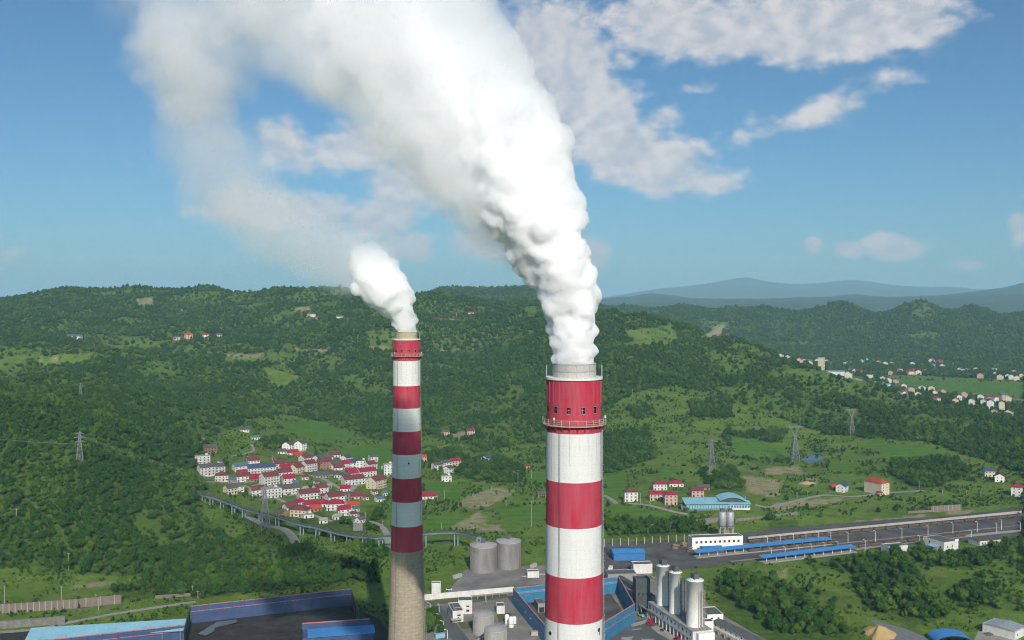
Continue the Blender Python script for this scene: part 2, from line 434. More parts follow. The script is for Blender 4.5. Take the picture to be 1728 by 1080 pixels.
me.polygons.add(len(quads)); me.polygons.foreach_set('loop_start', np.arange(0, quads.size, 4)); me.polygons.foreach_set('loop_total', np.full(len(quads), 4))
me.update(calc_edges=True)
me.polygons.foreach_set('use_smooth', np.ones(len(quads), bool))
tpx, tpy, tf, tm, tcps = cover(terr_v[:, 0], terr_v[:, 1], terr_v[:, 2])
cover_clear = cover.clear.copy()
def soft(polys, wob=10):
    wb = (fbm(terr_v[:, 0] / 18, terr_v[:, 1] / 18, 41, 3) - 0.5) * wob
    r = np.zeros(len(terr_v), bool)
    for p in polys: r |= inpoly(tpx + wb, tpy + wb * 0.5, p)
    return r.astype(np.float32)
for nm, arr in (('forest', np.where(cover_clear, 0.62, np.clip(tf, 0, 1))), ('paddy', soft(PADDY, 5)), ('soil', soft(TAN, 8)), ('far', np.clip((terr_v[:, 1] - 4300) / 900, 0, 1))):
    at_ = me.attributes.new(nm, 'FLOAT', 'POINT')
    at_.data.foreach_set('value', arr.astype(np.float32))
me.materials.append(GROUND)
terrain = bpy.data.objects.new('terrain', me)
COL.objects.link(terrain)
tag(terrain, kind='structure')
terrain['label'] = 'green valley floor and wooded hills reaching to blue mountains'
# ------------------------------------------------------------------ trees
def leaf_material(name, dark, light, yellow):
    m, n = new_mat(name)
    oi = n.new('ShaderNodeObjectInfo')
    geo = n.new('ShaderNodeNewGeometry')
    nn = n.noise(geo.outputs['Position'], 0.9, 3.0, 0.6)
    patch = n.noise(geo.outputs['Position'], 0.012, 3.0, 0.6)
    c = n.mix(n.mapr(nn, 0.3, 0.7), dark, light)
    r = n.math('ADD', n.math('MULTIPLY', oi.outputs['Random'], 0.6), n.math('MULTIPLY', n.mapr(patch, 0.35, 0.65), 0.4))
    c = n.mix(n.mapr(r, 0.45, 1.0), c, yellow)
    df = n.new('ShaderNodeBsdfDiffuse', {'Color': c, 'Roughness': 0.5})
    tr = n.new('ShaderNodeBsdfTranslucent', {'Color': c})
    mx = n.new('ShaderNodeMixShader', {0: 0.22, 1: df.outputs[0], 2: tr.outputs[0]})
    n.new('ShaderNodeOutputMaterial', {'Surface': mx.outputs[0]})
    return m
LEAF = leaf_material('leaf', (0.016, 0.050, 0.015), (0.054, 0.122, 0.026), (0.112, 0.190, 0.034))
bark_m, bn = new_mat('bark')
bb = bn.new('ShaderNodeBsdfDiffuse', {'Color': bn.mix(bn.noise(None, 3.0), (0.05, 0.035, 0.022), (0.12, 0.09, 0.06))})
bn.new('ShaderNodeOutputMaterial', {'Surface': bb.outputs[0]})
def crown_mesh(name, seed, w=1.0, h=1.0, leaves=260):
    """leaf sprays on a handful of boughs, unit-ish size: 2 wide, base at 0.35"""
    rr = random.Random(seed)
    vs_, fs_ = [], []
    lobes = []
    for k in range(rr.randint(6, 9)):
        a = rr.uniform(0, 6.283); d = rr.uniform(0.15, 0.62)
        lobes.append((math.cos(a) * d * w, math.sin(a) * d * w, 0.75 + rr.uniform(-0.22, 0.55) * h, rr.uniform(0.34, 0.52)))
    lobes.append((0, 0, 0.95 + 0.4 * h, 0.48))
    bmx = bmesh.new()
    for (x, y, z, r_) in lobes:
        g = bmesh.ops.create_icosphere(bmx, subdivisions=1, radius=r_ * 0.86, matrix=Matrix.Translation((x, y, z)))
        for v in g['verts']:
            v.co += Vector((rr.uniform(-1, 1), rr.uniform(-1, 1), rr.uniform(-1, 1))) * r_ * 0.2
    base = [v.co.copy() for v in bmx.verts]
    bmx.verts.index_update()
    vs_ = [tuple(v) for v in base]
    fs_ = [tuple(v.index for v in f.verts) for f in bmx.faces]
    bmx.free()
    for k in range(leaves):
        x, y, z, r_ = rr.choice(lobes)
        n_ = Vector((rr.gauss(0, 1), rr.gauss(0, 1), rr.gauss(0.25, 1))).normalized()
        p = Vector((x, y, z)) + n_ * r_ * rr.uniform(0.82, 1.22)
        t = n_.cross(Vector((rr.gauss(0, 1), rr.gauss(0, 1), rr.gauss(0, 1)))).normalized()
        b = (n_.cross(t) + n_ * rr.uniform(-0.9, 0.9)).normalized()
        s = rr.uniform(0.06, 0.14)
        i = len(vs_)
        vs_ += [tuple(p - t * s), tuple(p - b * s * 0.8 + n_ * 0.02), tuple(p + t * s * 1.1), tuple(p + b * s * 0.8)]
        fs_.append((i, i + 1, i + 2, i + 3))
    m_ = bpy.data.meshes.new(name)
    m_.from_pydata(vs_, [], fs_)
    m_.materials.append(LEAF)
    return m_
def trunk_mesh(seed):
    rr = random.Random(seed)
    vs_, fs_ = [], []
    def limb(p0, p1, r0, r1):
        i = len(vs_)
        for p, r_ in ((p0, r0), (p1, r1)):
            for k in range(6):
                a = k * math.pi / 3
                vs_.append((p[0] + math.cos(a) * r_, p[1] + math.sin(a) * r_, p[2]))
        for k in range(6):
            fs_.append((i + k, i + (k + 1) % 6, i + 6 + (k + 1) % 6, i + 6 + k))
    limb((0, 0, -0.25), (0.03, 0.02, 0.55), 0.085, 0.06)
    for k in range(5):
        a = k * 1.256 + rr.uniform(-.4, .4)
        limb((0.03, 0.02, 0.45), (math.cos(a) * 0.45, math.sin(a) * 0.45, 0.9 + rr.uniform(0, .4)), 0.045, 0.02)
    m_ = bpy.data.meshes.new('trunk')
    m_.from_pydata(vs_, [], fs_)
    m_.materials.append(bark_m)
    return m_
CROWNS = [crown_mesh('crown_leaves', 100 + k, (1.0, 1.1, 0.9, 1.05, 0.8, 1.15)[k], (1.0, 0.75, 1.25, 0.9, 1.5, 0.6)[k]) for k in range(6)]
TRUNKS = [trunk_mesh(200 + k) for k in range(2)]

# keep-out ground: everything built or paved (filled in by survey outlines)
NOTREE = [
 [(640,945),(1200,945),(1215,1000),(1330,1085),(760,1085),(735,1040),(715,1010),(640,1000)],
 [(0,1010),(200,1000),(320,1012),(600,985),(650,1020),(690,1085),(0,1085)],
 [(1010,905),(1170,900),(1300,880),(1728,850),(1728,908),(1640,935),(1560,925),(1420,945),(1260,945),(1010,975)],
 [(1160,830),(1280,822),(1285,865),(1160,865)],[(1470,1030),(1580,1055),(1600,1085),(1440,1085)],[(1560,1060),(1728,1030),(1728,1085),(1560,1085)],
 [(385,790),(500,745),(530,770),(650,790),(668,830),(640,850),(620,890),(560,880),(480,850),(400,825),(330,815),(330,770)],
 [(1050,820),(1100,800),(1190,805),(1190,850),(1050,850)],
 [(330,825),(655,905),(800,895),(800,915),(655,925),(330,845)],
 [(1400,800),(1500,800),(1560,830),(1400,840)],[(410,865),(500,890),(500,915),(480,915)],
]
def scatter():
    pts = []
    # candidate sites in rings, closer together nearby
    for Y0, Y1, sp in ((600, 1000, 5.6), (1000, 1500, 6.0), (1500, 2300, 6.6), (2300, 3600, 8.0), (3600, 5200, 11.0)):
        half = 0.60 * Y1
        nx = int(2 * half / sp); ny = int((Y1 - Y0) / sp)
        gx, gy = np.meshgrid(np.arange(nx), np.arange(ny))
        X = -half + (gx.ravel() + RNG.uniform(-.48, .48, gx.size)) * sp
        Y = Y0 + (gy.ravel() + 0.5 + RNG.uniform(-.48, .48, gx.size)) * sp
        k = np.abs(X / Y) < 0.585
        X, Y = X[k], Y[k]
        Z = Hn(X, Y)
        px, py, f, m_, c_ = cover(X, Y, Z)
        keep = RNG.uniform(0, 1, len(X)) < f
        for p in NOTREE:
            keep &= ~inpoly(px, py, p)
        for p in PADDY + TAN:
            keep &= ~inpoly(px, py, p)
        keep &= (py < 1100)
        # slopes turned away behind a crest are never seen
        X, Y, Z, m_, c_, px, py = X[keep], Y[keep], Z[keep], m_[keep], c_[keep], px[keep], py[keep]
        vis = np.ones(len(X), bool)
        for t in np.linspace(0.35, 0.97, 26):
            lz = CAMZ + (Z + 12 - CAMZ) * t
            vis &= Hn(X * t, Y * t) < lz + 2
        s = np.clip(np.exp(RNG.normal(-.06, .30, len(X))), .45, 1.75) * sp * 0.62
        s = np.where(m_ & ~c_, s * 0.62, s)
        pts.append(np.stack([X, Y, Z, s, px, py], 1)[vis])
    return np.concatenate(pts)
TREES = scatter()
# ------------------------------------------------------------------ materials
def pm(name, c1, c2=None, scale=0.4, rough=0.8, metal=0.0, spec=0.3, bump=0.0, stretch=(1, 1, 1), lo=0.35, hi=0.65, wave=None):
    m, n = new_mat(name)
    co = n.new('ShaderNodeTexCoord').outputs['Object']
    mp = n.new('ShaderNodeMapping', {'Vector': co}); mp.inputs['Scale'].default_value = stretch
    f = n.noise(mp.outputs[0], scale, 6.0, 0.65)
    fine = n.noise(co, scale * 9, 3.0, 0.6)
    c2 = c2 or tuple(x * 0.78 for x in c1)
    c = n.mix(n.mapr(f, lo, hi), c1, c2)
    c = n.mix(n.mapr(fine, 0.4, 0.9, 0.0, 0.35), c, tuple(x * 0.6 for x in c2))
    bs = n.new('ShaderNodeBsdfPrincipled', {'Base Color': c, 'Roughness': rough, 'Metallic': metal, 'Specular IOR Level': spec})
    h = None
    if wave:
        wv = n.new('ShaderNodeTexWave', {'Vector': co, 'Scale': wave[1]}, bands_direction=wave[0])
        h = wv.outputs['Fac']
    elif bump:
        h = fine
    if h is not None:
        b = n.new('ShaderNodeBump', {'Strength': bump or 0.5, 'Distance': 0.15, 'Height': h})
        n.set(bs, 'Normal', b.outputs[0])
    n.new('ShaderNodeOutputMaterial', {'Surface': bs.outputs[0]})
    return m
def paint_mat(name, c, faded, dirt, amt=0.5):
    """weathered paint on a round shaft: sun-faded patches, rain streaks, lift joints"""
    m, n = new_mat(name)
    co = n.new('ShaderNodeTexCoord').outputs['Object']
    s = n.new('ShaderNodeSeparateXYZ', {0: co})
    an = n.math('ARCTAN2', s.outputs[0], s.outputs[1])
    st = n.noise(n.xyz(n.math('MULTIPLY', an, 9.0), n.math('MULTIPLY', s.outputs[2], 0.10), 1.3), 1.0, 6.0, 0.7)
    st2 = n.noise(n.xyz(n.math('MULTIPLY', an, 40.0), n.math('MULTIPLY', s.outputs[2], 0.18), 4.3), 1.0, 3.0, 0.6)
    bl = n.noise(co, 0.22, 5.0, 0.6)
    k = n.mix(n.mapr(st, 0.38, 0.72, 0, amt), c, faded)
    k = n.mix(n.mapr(bl, 0.45, 0.8, 0, amt * 0.7), k, faded)
    k = n.mix(n.mapr(st2, 0.6, 0.85, 0, amt * 0.7), k, dirt)
    j = n.math('FRACT', n.math('MULTIPLY', s.outputs[2], 0.5))
    k = n.mix(n.math('MULTIPLY', n.math('LESS_THAN', j, 0.05), 0.16), k, dirt)
    bs = n.new('ShaderNodeBsdfPrincipled', {'Base Color': k, 'Roughness': 0.62, 'Specular IOR Level': 0.25})
    n.new('ShaderNodeOutputMaterial', {'Surface': bs.outputs[0]})
    return m
M = {}
M['red_paint'] = paint_mat('red_paint', (0.45, 0.020, 0.052), (0.40, 0.090, 0.115), (0.17, 0.035, 0.04), 1.0)
M['white_paint'] = paint_mat('white_paint', (0.70, 0.70, 0.67), (0.62, 0.62, 0.59), (0.36, 0.32, 0.27), 0.8)
M['flue_panel'] = paint_mat('flue_panel', (0.48, 0.46, 0.43), (0.36, 0.35, 0.33), (0.25, 0.22, 0.19), 0.8)
M['brass_flue'] = paint_mat('brass_flue', (0.46, 0.41, 0.24), (0.34, 0.30, 0.18), (0.2, 0.17, 0.1), 0.8)
def shaft_mat():
    m, n = new_mat('cast_concrete')
    co = n.new('ShaderNodeTexCoord').outputs['Object']
    s = n.new('ShaderNodeSeparateXYZ', {0: co})
    an = n.math('ARCTAN2', s.outputs[0], s.outputs[1])
    bl = n.noise(n.xyz(n.math('MULTIPLY', an, 4.0), n.math('MULTIPLY', s.outputs[2], 0.55), 0.0), 1.0, 6.0, 0.7)
    k = n.mix(n.mapr(bl, 0.3, 0.7), (0.42, 0.34, 0.255), (0.25, 0.205, 0.155))
    j = n.math('FRACT', n.math('MULTIPLY', s.outputs[2], 0.66))
    k = n.mix(n.math('MULTIPLY', n.math('LESS_THAN', j, 0.12), 0.45), k, (0.16, 0.13, 0.10))
    j2 = n.math('FRACT', n.math('MULTIPLY', an, 5.1))
    k = n.mix(n.math('MULTIPLY', n.math('LESS_THAN', j2, 0.08), 0.3), k, (0.18, 0.14, 0.11))
    bs = n.new('ShaderNodeBsdfPrincipled', {'Base Color': k, 'Roughness': 0.9})
    b = n.new('ShaderNodeBump', {'Strength': 0.5, 'Distance': 0.2, 'Height': bl}); n.set(bs, 'Normal', b.outputs[0])
    n.new('ShaderNodeOutputMaterial', {'Surface': bs.outputs[0]})
    return m
M['shaft'] = shaft_mat()
M['white'] = pm('white_render', (0.72, 0.70, 0.66), (0.56, 0.54, 0.50), 0.35, 0.85, stretch=(1, 1, 0.35))
M['whiter'] = pm('white_silo', (0.84, 0.83, 0.80), (0.76, 0.73, 0.68), 0.25, 0.9, spec=0.08, stretch=(1, 1, 0.15))
M['cream'] = pm('cream_render', (0.66, 0.58, 0.42), (0.54, 0.47, 0.35), 0.35, 0.85)
M['tan'] = pm('tan_brick', (0.34, 0.20, 0.13), (0.26, 0.16, 0.11), 0.5, 0.9)
M['pink'] = pm('pink_render', (0.58, 0.38, 0.32), (0.48, 0.32, 0.27), 0.4, 0.85)
M['concrete'] = pm('concrete', (0.33, 0.31, 0.28), (0.24, 0.23, 0.21), 0.12, 0.9)
M['paving'] = pm('yard_paving', (0.27, 0.25, 0.225), (0.14, 0.135, 0.13), 0.06, 0.9)
M['asphalt'] = pm('asphalt', (0.085, 0.095, 0.10), (0.115, 0.12, 0.12), 0.06, 0.85)
M['patch'] = pm('pale_patch', (0.36, 0.34, 0.30), (0.27, 0.25, 0.23), 0.15, 0.9)
M['road'] = pm('road', (0.33, 0.31, 0.27), (0.25, 0.23, 0.20), 0.1, 0.9)
M['steel'] = pm('galvanised_steel', (0.42, 0.44, 0.45), (0.32, 0.34, 0.35), 0.6, 0.55, 0.3)
M['pylon_steel'] = pm('weathered_steel', (0.27, 0.29, 0.30), (0.20, 0.21, 0.22), 0.5, 0.6, 0.3)
M['darksteel'] = pm('dark_steel', (0.075, 0.085, 0.095), (0.12, 0.12, 0.12), 0.5, 0.6, 0.2)
M['gallery'] = pm('gallery_grey_blue', (0.19, 0.25, 0.28), (0.13, 0.17, 0.19), 0.3, 0.65, 0.1)
M['gallery_roof'] = pm('gallery_roof', (0.050, 0.062, 0.072), (0.085, 0.095, 0.10), 0.15, 0.7)
M['post_blue'] = pm('pale_blue_post', (0.25, 0.32, 0.35), (0.20, 0.26, 0.29), 0.4, 0.7)
M['rust'] = pm('rusty_rail', (0.38, 0.27, 0.20), (0.50, 0.43, 0.36), 0.8, 0.7)
M['maroon'] = pm('maroon_tile', (0.185, 0.045, 0.055), (0.135, 0.042, 0.048), 0.25, 0.8, wave=('X', 1.3), bump=0.4)
M['crimson'] = pm('crimson_sheet', (0.34, 0.020, 0.056), (0.25, 0.024, 0.046), 0.2, 0.6, wave=('X', 1.6), bump=0.4)
M['orange'] = pm('orange_red_tile', (0.44, 0.065, 0.03), (0.36, 0.055, 0.03), 0.2, 0.75)
M['grey'] = pm('grey_tile', (0.115, 0.105, 0.10), (0.075, 0.07, 0.068), 0.3, 0.85, wave=('X', 1.3), bump=0.4)
M['navy'] = pm('navy_tile', (0.045, 0.068, 0.14), (0.06, 0.085, 0.16), 0.25, 0.7, wave=('X', 1.3), bump=0.4)
M['slate_blue'] = pm('slate_blue_tile', (0.085, 0.15, 0.20), (0.07, 0.12, 0.17), 0.25, 0.7)
M['blue'] = pm('blue_sheet', (0.055, 0.20, 0.46), (0.05, 0.165, 0.38), 0.15, 0.55, wave=('X', 2.0), bump=0.4)
M['brightblue'] = pm('bright_blue_sheet', (0.06, 0.26, 0.58), (0.055, 0.22, 0.5), 0.15, 0.5, wave=('X', 2.0), bump=0.4)
M['paleblue'] = pm('pale_blue_sheet', (0.26, 0.50, 0.60), (0.22, 0.43, 0.53), 0.1, 0.5, wave=('X', 2.0), bump=0.3)
M['fenceblue'] = pm('shaded_navy_fence', (0.038, 0.066, 0.155), (0.060, 0.092, 0.19), 0.1, 0.7, stretch=(1, 1, 3))  # navy paint, darkened a little to carry the shade over the coal yard
M['encblue'] = pm('teal_blue_sheet', (0.045, 0.22, 0.38), (0.04, 0.17, 0.32), 0.1, 0.55, wave=('X', 1.6), bump=0.5)
M['pinktrim'] = pm('salmon_trim', (0.58, 0.16, 0.15), (0.50, 0.17, 0.17), 0.4, 0.7)
M['coal'] = pm('coal', (0.022, 0.021, 0.021), (0.042, 0.040, 0.039), 0.08, 0.9, bump=1.0)
M['tarp'] = pm('grey_tarpaulin', (0.15, 0.17, 0.20), (0.10, 0.115, 0.14), 0.2, 0.7)
M['glass'] = pm('dark_glass', (0.018, 0.022, 0.026), (0.03, 0.036, 0.04), 0.6, 0.25, spec=0.5)
M['dark'] = pm('dark_opening', (0.012, 0.012, 0.013), (0.02, 0.02, 0.02), 0.6, 0.9)
M['tank'] = pm('grey_tank', (0.40, 0.38, 0.345), (0.30, 0.285, 0.26), 0.2, 0.75, stretch=(1, 1, 0.12))
M['oldtank'] = pm('stained_concrete_tank', (0.30, 0.285, 0.265), (0.17, 0.16, 0.15), 0.14, 0.85, stretch=(1, 1, 0.25))
M['tanktop'] = pm('tank_roof', (0.40, 0.36, 0.36), (0.33, 0.31, 0.31), 0.2, 0.75)
M['flatroof'] = pm('flat_roof_felt', (0.12, 0.125, 0.125), (0.085, 0.09, 0.09), 0.2, 0.9)
M['stone'] = pm('stone_wall', (0.22, 0.205, 0.185), (0.14, 0.13, 0.12), 0.35, 0.9, bump=1.0)
M['wallbrown'] = pm('ribbed_wall', (0.22, 0.17, 0.145), (0.17, 0.135, 0.115), 0.3, 0.9)
M['rib'] = pm('pale_rib', (0.44, 0.41, 0.37), (0.34, 0.32, 0.29), 0.4, 0.9)
M['sand'] = pm('yellow_sand', (0.52, 0.36, 0.16), (0.42, 0.28, 0.12), 0.25, 0.95, bump=0.8)
M['gravel'] = pm('grey_gravel', (0.20, 0.205, 0.205), (0.14, 0.145, 0.145), 0.3, 0.95, bump=0.8)
M['wagon'] = pm('wagon_paint', (0.135, 0.100, 0.088), (0.085, 0.068, 0.062), 0.4, 0.8)
M['redtruck'] = pm('truck_red', (0.42, 0.02, 0.045), (0.34, 0.02, 0.04), 0.8, 0.4)
M['tyre'] = pm('tyre', (0.015, 0.015, 0.015), None, 2.0, 0.9)
M['timber'] = pm('old_timber', (0.36, 0.25, 0.14), (0.26, 0.17, 0.10), 0.5, 0.9)
M['ballast'] = pm('ballast', (0.055, 0.052, 0.052), (0.125, 0.12, 0.112), 0.05, 0.95)
M['drygrass'] = pm('trackside_grass', (0.115, 0.125, 0.055), (0.075, 0.10, 0.035), 0.05, 0.95)
M['hedge'] = pm('hedge_green', (0.035, 0.070, 0.020), (0.020, 0.045, 0.014), 0.6, 0.95)
wm, wn = new_mat('pond_water')
wn.new('ShaderNodeOutputMaterial', {'Surface': wn.new('ShaderNodeBsdfPrincipled', {'Base Color': (0.03, 0.045, 0.045, 1), 'Roughness': 0.12}).outputs[0]})
M['water'] = wm

# ------------------------------------------------------------------ mesh builder
class MB:
    def __init__(self):
        self.v, self.f = [], []
    def add(self, vs_, fs_):
        i = len(self.v)
        self.v += [tuple(p) for p in vs_]
        self.f += [tuple(i + k for k in f) for f in fs_]
        return self
    def box(self, x0, x1, y0, y1, z0, z1):
        vs_ = [(x0, y0, z0), (x1, y0, z0), (x1, y1, z0), (x0, y1, z0), (x0, y0, z1), (x1, y0, z1), (x1, y1, z1), (x0, y1, z1)]
        return self.add(vs_, [(3, 2, 1, 0), (4, 5, 6, 7), (0, 1, 5, 4), (1, 2, 6, 5), (2, 3, 7, 6), (3, 0, 4, 7)])
    def cyl(self, x, y, z0, z1, r0, r1=None, n=24, cap=True):
        r1 = r0 if r1 is None else r1
        vs_ = [(x + math.cos(6.28318 * k / n) * r, y + math.sin(6.28318 * k / n) * r, z) for z, r in ((z0, r0), (z1, r1)) for k in range(n)]
        fs_ = [(k, (k + 1) % n, n + (k + 1) % n, n + k) for k in range(n)]
        if cap:
            fs_ += [tuple(range(n - 1, -1, -1)), tuple(range(n, 2 * n))]
        return self.add(vs_, fs_)
    def lathe(self, prof, n=48, x=0, y=0, close=False):
        vs_ = [(x + math.cos(6.28318 * k / n) * r, y + math.sin(6.28318 * k / n) * r, z) for (r, z) in prof for k in range(n)]
        fs_ = []
        for j in range(len(prof) - 1 + (1 if close else 0)):
            a, b = j * n, ((j + 1) % len(prof)) * n
            fs_ += [(a + k, a + (k + 1) % n, b + (k + 1) % n, b + k) for k in range(n)]
        return self.add(vs_, fs_)
    def bar(self, p, q, r=0.1, n=4):
        p, q = Vector(p), Vector(q)
        d = (q - p).normalized()
        a = d.cross(Vector((0, 0, 1)) if abs(d.z) < 0.95 else Vector((1, 0, 0))).normalized(); b = d.cross(a)
        vs_ = [c + (a * math.cos(6.28318 * (k + .5) / n) + b * math.sin(6.28318 * (k + .5) / n)) * r for c in (p, q) for k in range(n)]
        return self.add(vs_, [(k, (k + 1) % n, n + (k + 1) % n, n + k) for k in range(n)] + [tuple(range(n - 1, -1, -1)), tuple(range(n, 2 * n))])
    def prism(self, poly, z0, z1):
        n = len(poly)
        vs_ = [(x, y, z0) for x, y in poly] + [(x, y, z1) for x, y in poly]
        return self.add(vs_, [tuple(range(n - 1, -1, -1)), tuple(range(n, 2 * n))] + [(k, (k + 1) % n, n + (k + 1) % n, n + k) for k in range(n)])
    def slab(self, quad, t):
        """a flat sheet given by 4 corners, thickened downwards"""
        q = [Vector(p) for p in quad]
        nrm = (q[1] - q[0]).cross(q[3] - q[0]).normalized()
        if nrm.z < 0: nrm = -nrm
        lo = [p - nrm * t for p in q]
        return self.add(q + lo, [(0, 1, 2, 3), (7, 6, 5, 4), (0, 4, 5, 1), (1, 5, 6, 2), (2, 6, 7, 3), (3, 7, 4, 0)])
    def build(self, name, mat, parent=None, smooth=False):
        me_ = bpy.data.meshes.new(name)
        me_.from_pydata(self.v, [], self.f)
        bm = bmesh.new(); bm.from_mesh(me_); bmesh.ops.recalc_face_normals(bm, faces=bm.faces[:]); bm.to_mesh(me_); bm.free()
        me_.materials.append(M[mat] if isinstance(mat, str) else mat)
        if smooth:
            me_.polygons.foreach_set('use_smooth', [len(p.vertices) == 4 for p in me_.polygons])
        ob = bpy.data.objects.new(name, me_)
        COL.objects.link(ob)
        if parent is not None: ob.parent = parent
        return ob
_unit = {}
def unit_box(mat):
    if mat not in _unit:
        o = MB().box(-.5, .5, -.5, .5, -.5, .5)
        me_ = bpy.data.meshes.new('box_' + mat); me_.from_pydata(o.v, [], o.f); me_.materials.append(M[mat])
        _unit[mat] = me_
    return _unit[mat]
def piece(name, mat, parent, loc, size, rz=0.0):
    o = bpy.data.objects.new(name, unit_box(mat))
    o.location = loc; o.scale = size; o.rotation_euler = (0, 0, rz); o.parent = parent
    COL.objects.link(o)
    return o
ORD = ['first', 'second', 'third', 'fourth', 'fifth', 'sixth', 'seventh', 'eighth', 'ninth', 'tenth', 'eleventh', 'twelfth', 'thirteenth', 'fourteenth', 'fifteenth', 'sixteenth', 'seventeenth', 'eighteenth', 'nineteenth', 'twentieth',
       'twenty-first', 'twenty-second', 'twenty-third', 'twenty-fourth', 'twenty-fifth', 'twenty-sixth', 'twenty-seventh', 'twenty-eighth', 'twenty-ninth', 'thirtieth', 'thirty-first', 'thirty-second', 'thirty-third']
_o1 = ['', 'first', 'second', 'third', 'fourth', 'fifth', 'sixth', 'seventh', 'eighth', 'ninth']
ORD += ['thirty-' + x for x in _o1[4:]] + ['fortieth'] + ['forty-' + x for x in _o1[1:]] + ['fiftieth'] + ['fifty-' + x for x in _o1[1:]]
def sheet(name, outline, z, mat, kind='structure', up=None):
    """ground sheet through surveyed pixels, draped on the terrain"""
    pts = [G(a, b) for a, b in outline]
    bm = bmesh.new()
    f = bm.faces.new([bm.verts.new((p.x, p.y, p.z + z)) for p in pts])
    bmesh.ops.triangulate(bm, faces=[f])
    me_ = bpy.data.meshes.new(name); bm.to_mesh(me_); bm.free(); me_.materials.append(M[mat])
    me_.update()
    if me_.polygons[0].normal.z < 0: me_.flip_normals()
    ob = bpy.data.objects.new(name, me_); COL.objects.link(ob)
    return tag(ob, kind=kind)
RIB = []
def ribbon(name, line, width, z, mat):
    """a road or track following surveyed pixels"""
    RIB.append((line, width))
    P = [G(a, b) for a, b in line]
    C = catmull([(p.x, p.y) for p in P], max(8, len(P) * 8))
    vs_, fs_ = [], []
    for i, (x, y) in enumerate(C):
        a = C[max(i - 1, 0)]; b = C[min(i + 1, len(C) - 1)]
        d = np.array(b) - np.array(a); d = d / (np.linalg.norm(d) + 1e-9)
        for s in (-0.5, -0.17, 0.17, 0.5):
            qx, qy = x - d[1] * s * width, y + d[0] * s * width
            vs_.append((qx, qy, H(qx, qy) + z))
    for i in range(len(C) - 1):
        for k in range(3):
            fs_.append((i * 4 + k, i * 4 + k + 1, i * 4 + 5 + k, i * 4 + 4 + k))
    o = mesh_obj(name, vs_, fs_, M[mat])
    if o.data.polygons[0].normal.z < 0: o.data.flip_normals()
    return tag(o, kind='structure')
# ------------------------------------------------------------------ smoke
from mathutils import noise as mnoise
def puff_mesh(name, balls, voxel, mat, parent, smooth_it=2, rough=1.1):
    """one skin around a heap of billows"""
    bm = bmesh.new()
    bmesh.ops.create_icosphere(bm, subdivisions=2, radius=1.0)
    tv = np.array([v.co[:] for v in bm.verts]); tf_ = np.array([[v.index for v in f.verts] for f in bm.faces]); bm.free()
    V = np.concatenate([tv * r_ + np.array(c[:]) for (c, r_) in balls])
    Fc = np.concatenate([tf_ + k * len(tv) for k in range(len(balls))])
    me_ = bpy.data.meshes.new(name)
    me_.vertices.add(len(V)); me_.vertices.foreach_set('co', V.ravel())
    me_.loops.add(Fc.size); me_.loops.foreach_set('vertex_index', Fc.ravel())
    me_.polygons.add(len(Fc)); me_.polygons.foreach_set('loop_start', np.arange(0, Fc.size, 3)); me_.polygons.foreach_set('loop_total', np.full(len(Fc), 3))
    me_.update(calc_edges=True)
    ob = bpy.data.objects.new(name, me_); COL.objects.link(ob)
    md = ob.modifiers.new('skin', 'REMESH'); md.mode = 'VOXEL'; md.voxel_size = voxel; md.use_smooth_shade = True
    if smooth_it:
        ms = ob.modifiers.new('soft', 'SMOOTH'); ms.iterations = smooth_it; ms.factor = 0.5
    dg = bpy.context.evaluated_depsgraph_get()
    ev = ob.evaluated_get(dg)
    m2 = bpy.data.meshes.new_from_object(ev)
    ob.modifiers.clear()
    ob.data = m2
    bpy.data.meshes.remove(me_)
    m2.name = name
    # turbulence on the skin, finer than the billows
    nv = len(m2.vertices)
    co = np.empty(nv * 3, np.float32); m2.vertices.foreach_get('co', co); co = co.reshape(-1, 3)
    no = np.empty(nv * 3, np.float32); m2.vertices.foreach_get('normal', no); no = no.reshape(-1, 3)
    q = 1.0 / (voxel * 9)
    dsp = np.array([mnoise.noise(Vector(c) * q) * 1.5 + mnoise.noise(Vector(c) * q * 2.3) * .9 + mnoise.noise(Vector(c) * q * 4.7) * .5 for c in co], np.float32) * voxel * rough
    co += no * dsp[:, None]
    m2.vertices.foreach_set('co', co.ravel()); m2.update()
    m2.materials.clear(); m2.materials.append(mat)
    ob.parent = parent
    return ob
def catmull(P, n):
    P = np.array(P, float)
    t = np.linspace(0, len(P) - 1, n)
    out = []
    for q in t:
        i = min(int(q), len(P) - 2); f = q - i
        p0, p1, p2, p3 = P[max(i - 1, 0)], P[i], P[i + 1], P[min(i + 2, len(P) - 1)]
        out.append(0.5 * (2 * p1 + (p2 - p0) * f + (2 * p0 - 5 * p1 + 4 * p2 - p3) * f * f + (3 * p1 - p0 - 3 * p2 + p3) * f ** 3))
    return np.array(out)
def column_balls(path, n, seed, small=12, first=0.0):
    """path rows: px, py, Y, half-width in px"""
    rr = random.Random(seed)
    C = catmull(path, n)
    balls = []
    for i, (px_, py_, Y, hw) in enumerate(C):
        c = at(px_, py_, Y); r_ = hw * Y / FPX
        f = i / (n - 1)
        if f < first:
            balls.append((c, r_ * 0.985)); continue
        balls.append((c + Vector((rr.uniform(-.08, .08), rr.uniform(-.08, .08), 0)) * r_, r_ * 0.9))
        for k in range(4):
            d = Vector((rr.gauss(0, 1), rr.gauss(0, 1), rr.gauss(0, .6))).normalized()
            balls.append((c + d * r_ * 0.58, r_ * rr.uniform(0.34, 0.50)))
        for k in range(small):
            d = Vector((rr.gauss(0, 1), rr.gauss(0, 1), rr.gauss(0, .6))).normalized()
            balls.append((c + d * r_ * rr.uniform(0.66, 0.88), r_ * rr.choice((.1, .14, .18, .24, .3)) * rr.uniform(.9, 1.2)))
    return balls
